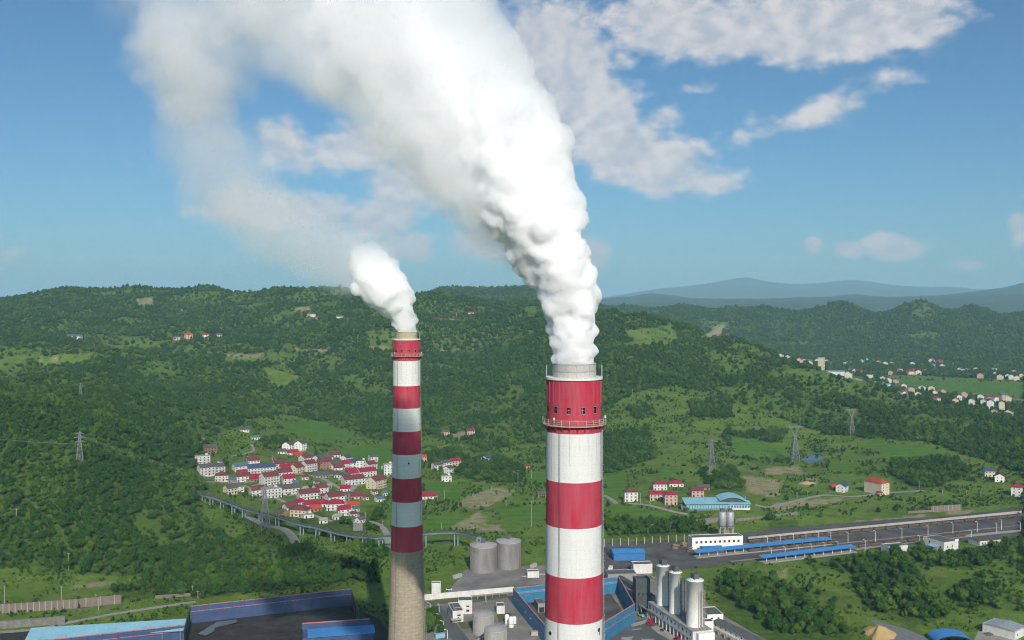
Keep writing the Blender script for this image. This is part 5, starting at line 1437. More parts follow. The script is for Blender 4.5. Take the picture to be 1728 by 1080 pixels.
for (g, dk) in deck:
    lg = MB()
    for s in (-1.5, 1.5):
        lg.box(dk.x + s - .45, dk.x + s + .45, dk.y - .45, dk.y + .45, g.z - .5, dk.z)
    lg.box(dk.x - 2.3, dk.x + 2.3, dk.y - .6, dk.y + .6, dk.z - .8, dk.z - .02)
    lg.build('stilt', 'post_blue', t)
# ------------------------------------------------------------------ houses
HOUSES = []
def house(px_, py_, L, D, st, roof, wall='white', rz=50, kind='gable', gal=True, area='village', detail=1, name='house'):
    HOUSES.append(dict(px=px_, py=py_, L=L, D=D, st=st, roof=roof, wall=wall, rz=rz, kind=kind, gal=gal, area=area, detail=detail, name=name))
def build_house(h):
    L, D = h['L'], h['D']
    g = G(h['px'], h['py'])
    t = empty(h['name'], g, R(h['rz']))
    sh = 3.2
    hh = sh * h['st'] + .2
    rise = D * .30
    if h['kind'] == 'gable':
        MB().add([(-L / 2, -D / 2, -1.5), (L / 2, -D / 2, -1.5), (L / 2, D / 2, -1.5), (-L / 2, D / 2, -1.5), (-L / 2, -D / 2, hh), (L / 2, -D / 2, hh), (L / 2, D / 2, hh), (-L / 2, D / 2, hh), (-L / 2, 0, hh + rise), (L / 2, 0, hh + rise)],
                 [(0, 1, 5, 4), (2, 3, 7, 6), (3, 0, 4, 8, 7), (1, 2, 6, 9, 5)]).build('wall', h['wall'], t)
        e, ov = .7, .45
        r_ = MB()
        r_.slab([(-L / 2 - ov, -D / 2 - e, hh - e * .42 + .12), (L / 2 + ov, -D / 2 - e, hh - e * .42 + .12), (L / 2 + ov, 0, hh + rise + .14), (-L / 2 - ov, 0, hh + rise + .14)], .2)
        r_.slab([(-L / 2 - ov, D / 2 + e, hh - e * .42 + .12), (L / 2 + ov, D / 2 + e, hh - e * .42 + .12), (L / 2 + ov, 0, hh + rise + .14), (-L / 2 - ov, 0, hh + rise + .14)], .2)
        ro = r_.build('roof', h['roof'], t)
        if h['detail']: MB().box(-L / 2 - ov, L / 2 + ov, -.16, .16, hh + rise + .1, hh + rise + .32).build('ridge', h['roof'], ro)
    elif h['kind'] == 'hip':
        MB().box(-L / 2, L / 2, -D / 2, D / 2, -1.5, hh).build('wall', h['wall'], t)
        k = .7; q = max(L / 2 - D / 2, .5)
        MB().add([(-L / 2 - k, -D / 2 - k, hh), (L / 2 + k, -D / 2 - k, hh), (L / 2 + k, D / 2 + k, hh), (-L / 2 - k, D / 2 + k, hh), (-q, 0, hh + rise + .4), (q, 0, hh + rise + .4)], [(0, 1, 5, 4), (2, 3, 4, 5), (1, 2, 5), (3, 0, 4), (3, 2, 1, 0)]).build('roof', h['roof'], t)
    else:
        MB().box(-L / 2, L / 2, -D / 2, D / 2, -1.5, hh).build('wall', h['wall'], t)
        MB().box(-L / 2 - .3, L / 2 + .3, -D / 2 - .3, D / 2 + .3, hh, hh + .3).build('roof', h['roof'], t)
        if h['detail']:
            piece('stair_head', h['wall'], t, (L * .28, D * .15, hh + 1.2), (2.6, 2.6, 2.0))
    nb = max(2, int(L / 3.6))
    for s in range(h['st']):
        z0 = s * sh
        if h['detail'] and h['gal'] and s > 0:
            b_ = MB().box(-L / 2, L / 2, -D / 2 - 1.5, -D / 2, z0 - .1, z0 + .1)
            b_.box(-L / 2, L / 2, -D / 2 - 1.5, -D / 2 - 1.38, z0 + .1, z0 + 1.0)
            b_.build('balcony', h['wall'], t)
        for k in range(nb):
            x_ = -L / 2 + L * (k + .5) / nb
            if h['detail'] or k % 2 == 0:
                piece('window' if (s or k % 2) else 'door', 'glass', t, (x_, -D / 2 - .02, z0 + (1.55 if s or k % 2 else 1.15)), (1.5 if h['detail'] else 1.9, .1, 1.4 if (s or k % 2) else 2.3))
        if h['detail'] or s == 0:
            for y_ in ((-D * .22, D * .22) if D > 7 else (0,)):
                piece('window', 'glass', t, (-L / 2 - .02, y_, z0 + 1.6), (.1, 1.1, 1.2))
    if h['detail'] and h['gal'] and h['st'] > 1:
        for k in range(nb + 1):
            piece('column', h['wall'], t, (-L / 2 + L * k / nb * .98 + .15, -D / 2 - 1.35, hh / 2), (.26, .26, hh))
    return t
def vz(ox, oy, lst, sc=8.64):
    for (zx, zy, L, D, st, roof, *o) in lst:
        kw = o[0] if o else {}
        house(ox + zx / sc, oy + zy / sc, L * 1.25, D * 1.42, st, roof, **kw)
F, HP = dict(kind='flat'), dict(kind='hip')
vz(320, 740, [
 (290, 195, 13, 8, 2, 'grey', dict(wall='tan', rz=35)), (185, 365, 14, 7, 3, 'concrete', dict(kind='flat', rz=22)), (240, 530, 14, 8, 3, 'grey', dict(rz=38)), (420, 520, 9, 8, 3, 'grey', dict(rz=38)),
 (470, 610, 12, 9, 2, 'maroon', dict(rz=15, kind='hip')), (740, 470, 14, 9, 2, 'slate_blue', dict(rz=35)), (920, 385, 12, 9, 2, 'maroon', dict(rz=25)), (1040, 490, 27, 9, 2, 'navy', dict(rz=26)),
 (770, 535, 9, 8, 1, 'crimson', dict(rz=20)), (770, 620, 11, 8, 2, 'maroon', dict(rz=20)), (925, 615, 13, 9, 1, 'crimson', dict(rz=22, gal=False, wall='tan')), (1310, 430, 12, 9, 2, 'maroon', dict(rz=35)),
 (1400, 490, 11, 8, 2, 'crimson', dict(rz=25)), (1370, 560, 14, 9, 2, 'maroon', dict(rz=35)), (1160, 660, 15, 10, 3, 'maroon', dict(rz=42)), (1440, 650, 11, 9, 2, 'crimson', dict(rz=25)),
 (590, 800, 9, 8, 2, 'grey', dict(wall='cream', rz=45)), (730, 770, 7, 7, 2, 'grey', dict(rz=20)), (1000, 820, 14, 9, 2, 'maroon', dict(rz=30)), (1190, 850, 15, 10, 3, 'concrete', dict(kind='flat', rz=30)),
 (1440, 800, 17, 9, 2, 'grey', dict(rz=30)), (1440, 150, 10, 9, 2, 'grey', dict(rz=70, wall='whiter', gal=False)), (1620, 165, 10, 9, 3, 'grey', dict(rz=68, wall='whiter', gal=False)),
 (1500, 230, 12, 8, 1, 'crimson', dict(rz=20, gal=False)), (1345, 215, 9, 7, 1, 'grey', dict(rz=20)), (1575, 265, 9, 7, 1, 'orange', dict(rz=30, wall='tan', gal=False))])
vz(480, 740, [
 (310, 345, 11, 9, 2, 'maroon', dict(rz=50)), (205, 415, 10, 8, 1, 'maroon', dict(rz=30)), (180, 490, 11, 9, 2, 'maroon', dict(rz=60, wall='cream')), (355, 470, 12, 9, 3, 'maroon', dict(rz=48)),
 (510, 350, 11, 9, 2, 'grey', dict(rz=55)), (585, 435, 13, 10, 3, 'maroon', dict(rz=30, wall='tan', gal=False)), (740, 430, 12, 9, 2, 'grey', dict(rz=35, gal=False)), (540, 560, 15, 9, 1, 'grey', dict(rz=10, gal=False, wall='concrete')),
 (790, 450, 11, 8, 1, 'maroon', dict(rz=25)), (890, 430, 9, 8, 2, 'crimson', dict(rz=30)), (900, 345, 9, 8, 2, 'navy', dict(rz=60)), (990, 420, 13, 9, 2, 'navy', dict(rz=15, gal=False)), (740, 265, 12, 7, 1, 'maroon', dict(rz=10)),
 (1115, 425, 10, 8, 3, 'grey', dict(rz=12, gal=False, kind='flat')), (1245, 440, 11, 8, 2, 'maroon', dict(rz=50)), (965, 505, 11, 8, 1, 'crimson', dict(rz=18)), (985, 570, 10, 8, 2, 'crimson', dict(rz=25, wall='pink')),
 (890, 600, 10, 8, 1, 'grey', dict(rz=50)), (1190, 545, 17, 9, 2, 'crimson', dict(rz=35)), (1000, 660, 20, 9, 2, 'maroon', dict(rz=32)), (1330, 720, 14, 10, 3, 'maroon', dict(rz=58, wall='cream')),
 (1510, 520, 9, 8, 4, 'concrete', dict(kind='flat', rz=15, gal=False)), (350, 870, 18, 9, 2, 'maroon', dict(rz=30)), (520, 790, 11, 9, 2, 'maroon', dict(rz=34)), (730, 920, 14, 9, 2, 'maroon', dict(rz=34)),
 (885, 760, 9, 7, 1, 'crimson', dict(rz=12)), (1050, 870, 10, 8, 1, 'maroon', dict(rz=12, wall='pink')), (1000, 1000, 10, 6, 1, 'orange', dict(rz=8, wall='concrete', gal=False)),
 (220, 960, 9, 8, 1, 'crimson', HP), (390, 1000, 13, 8, 1, 'crimson', dict(rz=12, kind='hip')), (550, 985, 13, 8, 1, 'crimson', dict(rz=12, kind='hip')), (740, 1030, 14, 9, 2, 'crimson', dict(rz=10, kind='hip')), (870, 1080, 10, 8, 1, 'crimson', dict(rz=12)),
 (90, 1010, 9, 8, 1, 'maroon', dict(rz=40)), (1290, 330, 8, 7, 2, 'grey', dict(rz=30)), (640, 300, 8, 7, 1, 'grey', dict(rz=30))])
vz(440, 820, [(580, 430, 13, 9, 2, 'maroon', dict(rz=-10, kind='hip', wall='cream')), (430, 340, 10, 8, 1, 'maroon', dict(rz=40)), (1230, 420, 8, 7, 2, 'crimson', dict(rz=15)), (800, 360, 9, 7, 1, 'orange', dict(rz=15, wall='tan', gal=False)), (300, 430, 9, 7, 1, 'grey', dict(rz=-30, wall='timber', gal=False)), (680, 455, 8, 7, 1, 'concrete', dict(rz=30, kind='flat'))])
for (a, b, L, D, st, rf, kw) in [
 (1064, 845, 14, 9, 3, 'maroon', dict(rz=4, kind='hip', gal=False)), (1113, 826, 15, 9, 2, 'crimson', dict(rz=2, kind='hip', gal=False)), (1140, 820, 16, 9, 1, 'crimson', dict(rz=4, kind='hip', gal=False)), (1107, 843, 15, 9, 2, 'crimson', dict(rz=3, wall='cream')),
 (1131, 850, 13, 9, 3, 'crimson', dict(rz=3, wall='pink', kind='hip', gal=False)), (1176, 837, 13, 9, 2, 'maroon', dict(rz=2, wall='pink', gal=False)), (1186, 826, 14, 8, 1, 'grey', dict(rz=-3, wall='tan', gal=False)),
 (1421, 829, 14, 10, 2, 'navy', dict(rz=55, gal=False)), (1407, 826, 9, 7, 1, 'orange', dict(rz=20, wall='tan', gal=False)), (1479, 832, 24, 12, 4, 'orange', dict(rz=118, wall='cream', kind='hip', name='school_building')), (1668, 803, 12, 9, 2, 'navy', dict(rz=-4, wall='cream', gal=False)),
 (1687, 812, 12, 10, 2, 'maroon', dict(rz=62, wall='whiter', gal=False)), (1716, 836, 13, 11, 3, 'crimson', dict(rz=60, kind='hip', gal=False)), (1484, 836, 5, 4, 1, 'maroon', dict(rz=0, wall='pink', gal=False))]:
    house(a, b, L, D, st, rf, area='right bank', **kw)
for (a, b, L, D, st, rf, kw) in [
 (738, 792, 13, 9, 2, 'grey', dict(rz=35)), (752, 788, 12, 9, 2, 'grey', dict(rz=40)), (768, 785, 13, 9, 2, 'crimson', dict(rz=30, wall='pink', gal=False)), (822, 780, 13, 10, 2, 'navy', dict(rz=52, gal=False)), (757, 798, 10, 8, 2, 'grey', dict(rz=60, gal=False)),
 (753, 812, 12, 8, 2, 'concrete', dict(kind='flat', rz=10, gal=False)), (888, 790, 9, 7, 1, 'maroon', dict(rz=5, wall='pink', gal=False)), (914, 838, 10, 8, 1, 'grey', dict(rz=10, wall='tan', gal=False)), (722, 841, 18, 10, 1, 'crimson', dict(rz=8, gal=False)),
 (715, 778, 7, 6, 2, 'orange', dict(rz=20, wall='pink', gal=False)), (751, 735, 13, 9, 2, 'grey', dict(rz=15, wall='pink', gal=False)), (794, 733, 12, 9, 2, 'maroon', dict(rz=15, wall='pink', gal=False)), (412, 728, 13, 9, 1, 'grey', dict(rz=30, gal=False)), (431, 741, 12, 8, 1, 'slate_blue', dict(rz=30, gal=False))]:
    house(a, b, L, D, st, rf, area='meadow between the chimneys', **kw)
for (a, b, L, D, st, rf, kw) in [
 (126, 574, 34, 14, 3, 'slate_blue', dict(rz=0, name='long_house')), (299, 573, 16, 10, 2, 'grey', dict(rz=10, wall='pink')), (319, 571, 20, 12, 3, 'orange', dict(rz=10, wall='pink')), (348, 571, 16, 12, 3, 'crimson', dict(rz=10)), (356, 574, 14, 10, 2, 'grey', dict(rz=10)), (369, 571, 18, 12, 3, 'grey', dict(rz=10)),
 (303, 526, 20, 10, 2, 'grey', dict(rz=5)), (522, 534, 18, 12, 2, 'crimson', dict(rz=10)), (529, 534, 12, 10, 2, 'grey', dict(rz=10)), (538, 539, 18, 12, 2, 'maroon', dict(rz=10, wall='tan')), (574, 538, 20, 12, 2, 'grey', dict(rz=8)), (588, 541, 24, 12, 1, 'maroon', dict(rz=8, wall='tan')), (632, 540, 26, 10, 1, 'grey', dict(rz=8)),
 (741, 543, 22, 12, 2, 'maroon', dict(rz=8)), (752, 544, 18, 12, 2, 'maroon', dict(rz=8)), (762, 542, 18, 12, 2, 'grey', dict(rz=8)), (773, 544, 16, 10, 2, 'maroon', dict(rz=8)), (788, 541, 16, 10, 2, 'maroon', dict(rz=8)), (795, 531, 16, 10, 2, 'crimson', dict(rz=8)), (767, 531, 14, 9, 1, 'grey', dict(rz=8))]:
    house(a, b, L, D, st, rf, area='wooded ridge', detail=0, **kw)
town = [(1318, 606, 'grey', 5), (1330, 609, 'grey', 5), (1350, 614, 'maroon', 10), (1358, 612, 'maroon', 9), (1365, 613, 'grey', 9), (1367, 618, 'grey', 6), (1380, 612, 'maroon', 12), (1386, 624, 'concrete', 10, 7), (1395, 613, 'grey', 8), (1401, 617, 'grey', 8),
        (1427, 617, 'grey', 8), (1433, 615, 'maroon', 8), (1437, 628, 'grey', 8), (1443, 630, 'grey', 9), (1449, 632, 'grey', 10), (1455, 613, 'grey', 9), (1463, 611, 'grey', 9), (1482, 615, 'grey', 8), (1494, 617, 'crimson', 11), (1505, 617, 'maroon', 10), (1468, 638, 'concrete', 11),
        (1432, 638, 'maroon', 12), (1490, 643, 'maroon', 10), (1500, 646, 'maroon', 10), (1512, 648, 'blue', 9), (1540, 617, 'grey', 8), (1518, 628, 'grey', 7), (1535, 632, 'maroon', 12), (1550, 632, 'crimson', 14), (1503, 633, 'orange', 8),
        (1572, 612, 'orange', 10), (1573, 620, 'grey', 8), (1585, 615, 'grey', 10), (1590, 621, 'grey', 9), (1580, 624, 'grey', 8), (1608, 619, 'grey', 6), (1620, 628, 'navy', 14), (1632, 629, 'maroon', 12), (1647, 627, 'grey', 8), (1655, 638, 'grey', 12),
        (1678, 627, 'concrete', 10), (1680, 635, 'grey', 8), (1688, 640, 'maroon', 11), (1700, 639, 'maroon', 9), (1711, 632, 'grey', 11), (1706, 640, 'grey', 9), (1716, 642, 'grey', 9), (1724, 638, 'grey', 8),
        (1526, 656, 'grey', 9), (1538, 665, 'grey', 13, 3), (1523, 669, 'grey', 6), (1549, 671, 'maroon', 12), (1572, 663, 'grey', 12, 3), (1578, 668, 'grey', 7), (1592, 668, 'grey', 9, 3), (1556, 660, 'navy', 14), (1580, 680, 'grey', 8),
        (1612, 683, 'orange', 12), (1619, 679, 'grey', 10, 3), (1628, 676, 'maroon', 11, 4), (1640, 683, 'grey', 8), (1655, 678, 'crimson', 11, 3), (1668, 677, 'grey', 11), (1678, 678, 'maroon', 10), (1691, 676, 'grey', 12, 3), (1702, 678, 'grey', 8),
        (1671, 689, 'grey', 13, 3), (1690, 697, 'grey', 10, 5), (1702, 704, 'maroon', 15), (1678, 702, 'grey', 6), (1660, 684, 'grey', 9)]
for k_t, e in enumerate(town):
    a, b, rf, wpx = e[:4]
    st = e[4] if len(e) > 4 else 2
    Yg = G(a, b).y
    L = min(max(S_(wpx, Yg) * 1.05, 12), 30)
    rf = rf if rf != 'grey' or k_t % 3 == 0 else ('maroon', 'navy', 'crimson', 'maroon', 'slate_blue', 'orange')[k_t % 6]
    house(a, b, L, min(L * .8, 16), st + 1, rf, ('white', 'white', 'cream', 'white', 'pink')[k_t % 5], rz=random.choice((65, 60, 20, 55)), kind='flat' if rf == 'concrete' else 'gable', gal=False, area='far valley town', detail=0, name='town_house')
rr_ = random.Random(5)
taken = [(h['px'], h['py']) for h in HOUSES]
n_out = 0
for q in range(600):
    a, b = rr_.uniform(345, 655), rr_.uniform(768, 888)
    if not inpoly(np.array([a]), np.array([b]), [(345, 782), (400, 765), (480, 762), (560, 768), (655, 790), (662, 830), (640, 848), (605, 886), (540, 882), (470, 848), (400, 826)])[0]: continue
    if any(abs(a - x) < 12 and abs(b - y) < 6.5 for x, y in taken): continue
    taken.append((a, b)); n_out += 1
    house(a, b, rr_.uniform(5, 9), rr_.uniform(5, 7), 1, rr_.choice(('grey', 'maroon', 'concrete', 'slate_blue', 'grey')), rr_.choice(('white', 'tan', 'concrete', 'white')), rz=rr_.uniform(15, 50), kind='gable', gal=False, area='village yards', name='outbuilding')
    if n_out >= 34: break
for k, h in enumerate([h for h in HOUSES if h['area'] == 'village' and h['st'] > 1]):
    if k % 2: continue
    a, b = h['px'], h['py']; w_ = h['L'] * .95
    sheet('house_yard', [(a - w_ * .55, b + 1.0), (a - w_ * .1, b + 5.2), (a + w_ * .75, b + 3.0), (a + w_ * .6, b - 2.2), (a, b - 1)], .16 + .004 * (k % 9), 'road')
RN = dict(maroon='maroon', crimson='crimson', orange='orange-red', grey='dark grey', navy='navy blue', slate_blue='slate blue', concrete='flat concrete', blue='blue')
WN = dict(white='white', whiter='bright white', cream='cream', tan='brown brick', pink='pinkish', concrete='grey', timber='timber')
AN = {'village': 'in the village', 'right bank': 'on the bank above the railway', 'meadow between the chimneys': 'on the meadows behind the chimneys', 'wooded ridge': 'high on the wooded ridge', 'far valley town': 'in the far valley town', 'village yards': 'standing in a village yard'}
seen = {}
for h in HOUSES: seen.setdefault((h['wall'], h['roof'], h['area']), []).append(h)
for key, lst in seen.items():
    lst.sort(key=lambda h: h['px'])
    for k, h in enumerate(lst):
        t = build_house(h)
        kind = 'outbuilding' if h['name'] == 'outbuilding' else 'long building' if h['name'] == 'long_house' else 'school building' if h['name'] == 'school_building' else 'house'
        lab = '%s %s with %s roof %s' % (WN[key[0]], kind, RN[key[1]], AN[key[2]])
        if len(lst) > 1: lab += ', %s from left' % ORD[min(k, len(ORD) - 1)]
        tag(t, lab, 'house' if kind == 'house' else 'shed' if kind == 'outbuilding' else 'building', 'houses ' + AN[key[2]])
# sheet-roofed halls of the far town
for k, (a, b, w_, mt, lb) in enumerate([(1478, 650, 26, 'paleblue', 'pale blue factory roof at the left end of the far town'), (1490, 654, 24, 'paleblue', 'lighter blue factory roof beside it, lower right'), (1410, 632, 30, 'gallery', 'long grey roofed hall along the far town road'), (1550, 627, 26, 'crimson', 'long crimson roofed hall across the far fields')]):
    g = G(a, b); L = S_(w_, g.y)
    t = tag(empty('factory_hall', g, R(-20)), lb, 'hall', 'halls of the far town')
    MB().box(-L / 2, L / 2, 0, L * .4, -2, 6).build('wall', 'white', t)
    MB().slab([(-L / 2 - .5, -.5, 6), (L / 2 + .5, -.5, 6), (L / 2 + .5, L * .2, 8.5), (-L / 2 - .5, L * .2, 8.5)], .2).build('roof', mt, t)
    MB().slab([(-L / 2 - .5, L * .4 + .5, 6), (L / 2 + .5, L * .4 + .5, 6), (L / 2 + .5, L * .2, 8.5), (-L / 2 - .5, L * .2, 8.5)], .2).build('roof', mt, t)
# blue sports hall with arched roof on the right bank
g = G(1213, 861); Yh = g.y
t = tag(empty('sports_hall', g, R(2)), 'long pale blue hall with glazed front and a raised arched roof at one end', 'hall')
L1, L2 = S_(72, Yh), S_(38, Yh)
MB().box(-L1 * .78, L1 * .22, 0, 16, -1.5, 6.2).build('wall', 'gallery', t)
MB().slab([(-L1 * .80, -1.2, 6.6), (L1 * .22, -1.2, 6.6), (L1 * .22, 17, 9.6), (-L1 * .80, 17, 9.6)], .4).build('roof', 'paleblue', t)
for k in range(15): piece('window', 'paleblue', t, (-L1 * .76 + L1 * .97 * (k + .5) / 15, -.04, 3.4), (L1 / 15 * .72, .12, 3.2))
MB().box(L1 * .22, L1 * .22 + L2, 1, 15, -1.5, 5.8).build('wall', 'white', t)
for k in range(8): piece('window', 'blue', t, (L1 * .22 + L2 * (k + .5) / 8, .96, 3.2), (L2 / 8 * .7, .12, 2.6))
MB().slab([(L1 * .22, -.6, 6.0), (L1 * .22 + L2 * 1.03, -.6, 6.0), (L1 * .22 + L2 * 1.03, 8, 8.2), (L1 * .22, 8, 8.2)], .3).build('lower_roof', 'paleblue', t)
x0, x1 = L1 * .04, L1 * .22 + L2 * .98
arc = MB(); n_ = 12
for k in range(n_):
    f0, f1 = k / n_, (k + 1) / n_
    z0, z1 = 9.2 + 4.6 * math.sin(math.pi * f0) - 3.0 * f0, 9.2 + 4.6 * math.sin(math.pi * f1) - 3.0 * f1
    arc.slab([(x0 + (x1 - x0) * f0, 2, z0), (x0 + (x1 - x0) * f1, 2, z1), (x0 + (x1 - x0) * f1, 20, z1 + 1.5), (x0 + (x1 - x0) * f0, 20, z0 + 1.5)], .3)
arc.build('arched_roof', 'paleblue', t)
MB().add([(x0 + (x1 - x0) * k / n_, 3.5, 9.0 + 4.6 * math.sin(math.pi * k / n_) - 3.0 * k / n_) for k in range(n_ + 1)] + [(x1, 3.5, 5), (x0, 3.5, 6)], [tuple(range(n_ + 3))]).build('gable_wall', 'gallery_roof', t)
MB().box(-L1 * .88, -L1 * .79, 2, 12, -1.5, 4).build('porch', 'gallery', t)
# ------------------------------------------------------------------ pylons, poles, roads, pond, heaps
def pylon(px_, py_, hpx, kind, label, rz=0.2):
    g = G(px_, py_); Hh = S_(hpx, g.y); b_ = Hh * .105
    t = tag(empty('pylon', g, rz), label, 'pylon', 'steel lattice pylons')
    r_ = Hh * .0045 + .03
    waist = .68 if kind == 'glass' else 1.0
    def half(f): return b_ * (1 - f / waist) + Hh * (.022 if kind == 'glass' else .012) * (f / waist)
    lv = [waist * (1 - (1 - q / 8) ** 1.35) for q in range(9)]
    for (sx, sy) in ((-1, -1), (1, -1), (1, 1), (-1, 1)):
        lg = MB()
        for a, c in zip(lv[:-1], lv[1:]): lg.bar((sx * half(a), sy * half(a), Hh * a - (.8 if a == 0 else 0)), (sx * half(c), sy * half(c), Hh * c), r_ * 1.5)
        lg.build('leg', 'pylon_steel', t)
    br = MB()
    cs = [(-1, -1), (1, -1), (1, 1), (-1, 1)]
    for a, c in zip(lv[:-1], lv[1:]):
        for q in range(4):
            (x0, y0), (x1, y1) = cs[q], cs[(q + 1) % 4]
            br.bar((x0 * half(a), y0 * half(a), Hh * a), (x1 * half(c), y1 * half(c), Hh * c), r_ * .8)
            br.bar((x1 * half(a), y1 * half(a), Hh * a), (x0 * half(c), y0 * half(c), Hh * c), r_ * .8)
            br.bar((x0 * half(c), y0 * half(c), Hh * c), (x1 * half(c), y1 * half(c), Hh * c), r_ * .8)
    br.build('bracing', 'pylon_steel', t)
    if kind == 'glass':
        for s in (-1, 1):
            a = MB()
            a.bar((s * half(waist), 0, Hh * waist), (s * Hh * .13, 0, Hh * .92), r_ * 1.6); a.bar((s * half(waist) * .2, 0, Hh * waist), (s * Hh * .10, 0, Hh * .92), r_)
            a.bar((s * Hh * .13, 0, Hh * .92), (s * Hh * .17, 0, Hh), r_ * 1.2)
            a.build('fork', 'pylon_steel', t)
        c = MB(); c.bar((-Hh * .23, 0, Hh * .925), (Hh * .23, 0, Hh * .925), r_ * 1.4); c.bar((-Hh * .16, 0, Hh * .89), (Hh * .16, 0, Hh * .89), r_)
        for k in range(9): c.bar((-Hh * .2 + Hh * .05 * k, 0, Hh * .925), (-Hh * .175 + Hh * .0438 * k, 0, Hh * .89), r_ * .7)
        c.build('cross_arm', 'pylon_steel', t)
    else:
        for f, w_ in ((.70, .13), (.82, .16), (.94, .11)):
            c = MB()
            for s in (-1, 1):
                c.bar((0, 0, Hh * f), (s * Hh * w_, 0, Hh * f), r_ * 1.2); c.bar((0, 0, Hh * (f + .045)), (s * Hh * w_, 0, Hh * f), r_)
                c.bar((s * Hh * w_, 0, Hh * f), (s * Hh * w_, 0, Hh * (f - .04)), r_ * .9)
            c.build('cross_arm', 'pylon_steel', t)
    return g, Hh
P1 = pylon(135, 784, 56, 'tree', 'steel pylon alone on the dark left slope', .3)
P2 = pylon(447, 893, 74, 'tree', 'tall steel pylon in front of the village beside the conveyor bridge', .5)
P3 = pylon(1200, 797, 58, 'tree', 'steel pylon on the meadow above the blue hall', .2)
P4 = pylon(1341, 778, 64, 'glass', 'fork-topped steel pylon beside the pond', .1)
P5 = pylon(1437, 735, 48, 'glass', 'fork-topped steel pylon on the slope right of the pond', .1)
P6 = pylon(1531, 678, 24, 'glass', 'small distant pylon at the edge of the far town', .1)
P7 = pylon(136, 672, 26, 'tree', 'small pole-like pylon behind the left slope crest', .1)
def wires(label, a, b, n_=3, sag=.03, off=2.5, thick=.035):
    t = tag(empty('power_line', (0, 0, 0)), label, 'power line', 'power lines')
    d = b - a; s_ = Vector((-d.y, d.x, 0)).normalized()
    for k in range(n_):
        m = MB(); o = s_ * (k - (n_ - 1) / 2) * off
        prev = None
        for q in range(13):
            f = q / 12
            p = a + d * f + o - Vector((0, 0, 4 * f * (1 - f) * d.length * sag))
            if prev is not None: m.bar(prev, p, thick)
            prev = p
        m.build('cable', 'steel', t)
top = lambda P, f=.9: P[0] + Vector((0, 0, P[1] * f))
wires('pale power cables running off the left edge from the lone pylon', at(-60, 735, 820), top(P1, .62), 4, .01, 1.2, .09)
wires('power cables from the lone slope pylon to the village pylon', top(P1), top(P2), 3, .025, 3)
wires('power cables between the meadow pylon and the pond pylon', top(P3), top(P4), 3, .03, 4)
wires('power cables between the two fork-topped pylons', top(P4), top(P5), 3, .03, 4)
wires('power cables from the slope pylon to the far town', top(P5), top(P6), 3, .03, 4)
def pole(px_, py_, hpx, label, group, bar_=True):
    g = G(px_, py_); h_ = S_(hpx, g.y)
    t = tag(empty('utility_pole', g), label, 'pole', group)
    MB().cyl(0, 0, -.5, h_, .20 + g.y * .00006, .14 + g.y * .00004, 6).build('shaft', 'rib', t)
    if bar_: MB().box(-1.1, 1.1, -.08, .08, h_ - 1.0, h_ - .8).build('crossbar', 'rib', t)
for k, (a, b, hh) in enumerate([(738, 850, 14), (750, 842, 15), (874, 815, 22), (897, 808, 14), (830, 832, 12), (854, 856, 12), (897, 890, 46), (900, 852, 14), (745, 892, 10), (718, 852, 10)]):
    pole(a, b, hh, 'thin pale pole on the meadows behind the chimneys, %s from left' % ORD[sorted([738, 750, 874, 897.1, 830, 854, 897, 900, 745, 718]).index(a if k != 3 else 897.1)], 'meadow poles')
for k, (a, b, hh) in enumerate([(28, 880, 22), (116, 962, 30), (166, 1030, 20), (8, 1022, 34), (104, 1022, 34), (162, 1020, 18), (325, 1006, 18), (334, 1010, 14)]):
    pole(a, b, hh, ['thin pole among the trees at the far left', 'thin pole in the slope trees above the ribbed wall', 'thick pole at the end of the brown wall', 'tall pole at the left end of the ribbed wall', 'tall pole at the right end of the ribbed wall', 'thin pole on the plain brown wall', 'thin pole above the left end of the coal fence', 'short pole above the left end of the coal fence'][k], 'left slope poles')
for k, (a, b, hh) in enumerate([(1067, 672, 16), (1096, 672, 12), (1081, 850, 18), (1097, 853, 18), (1132, 860, 14), (1345, 842, 12), (1363, 838, 10), (1551, 826, 14), (1590, 835, 10), (1631, 836, 10), (1655, 838, 8), (1258, 853, 16), (1376, 605, 6)]):
    pole(a, b, hh, ['pale pole on the hill right of the near chimney, left one', 'pale pole on the hill right of the near chimney, right one', 'pole in front of the red-roofed houses, left one', 'pole in front of the red-roofed houses, middle one', 'pole in front of the red-roofed houses, right one', 'pole by the bend of the bank road, left one', 'pole by the bend of the bank road, right one', 'pole at the end of the school road', 'white marker pole on the green bank, first from left', 'white marker pole on the green bank, second from left', 'white marker pole on the green bank, third from left', 'pole beside the arched blue hall', 'tiny pole in the far town'][k], 'right bank poles')
for k, (a, b, hh) in enumerate([(482, 790, 12), (460, 778, 10), (553, 775, 10), (631, 788, 14), (603, 806, 14), (649, 795, 12), (632, 845, 12), (570, 838, 12), (646, 892, 14), (617, 878, 14)]):
    pole(a, b, hh, ['pole beside the long navy roof in the village', 'pole behind the slate blue roof in the village', 'pole at the top edge of the village', 'pole at the right edge of the paddies', 'pole in the middle of the village', 'pole by the tall white flat-roofed house', 'pole below the cream gabled house', 'pole by the village road', 'pole by the lane beside the far chimney', 'pole in the copse below the village'][k], 'village poles')
ribbon('village_road', [(604, 896), (602, 874), (588, 858), (583, 838), (596, 822), (612, 800), (635, 790)], 9, .15, 'road')
ribbon('village_road', [(412, 866), (430, 878), (452, 888), (478, 893), (492, 905), (500, 918)], 8, .3, 'road')
ribbon('village_lane', [(622, 880), (640, 886), (652, 900), (656, 925)], 6, .3, 'road')
ribbon('village_lane', [(424, 750), (428, 760), (412, 766), (388, 770)], 4, .15, 'road')
ribbon('village_lane', [(345, 812), (385, 812), (430, 826), (478, 846), (520, 866), (560, 880)], 5, .15, 'road')
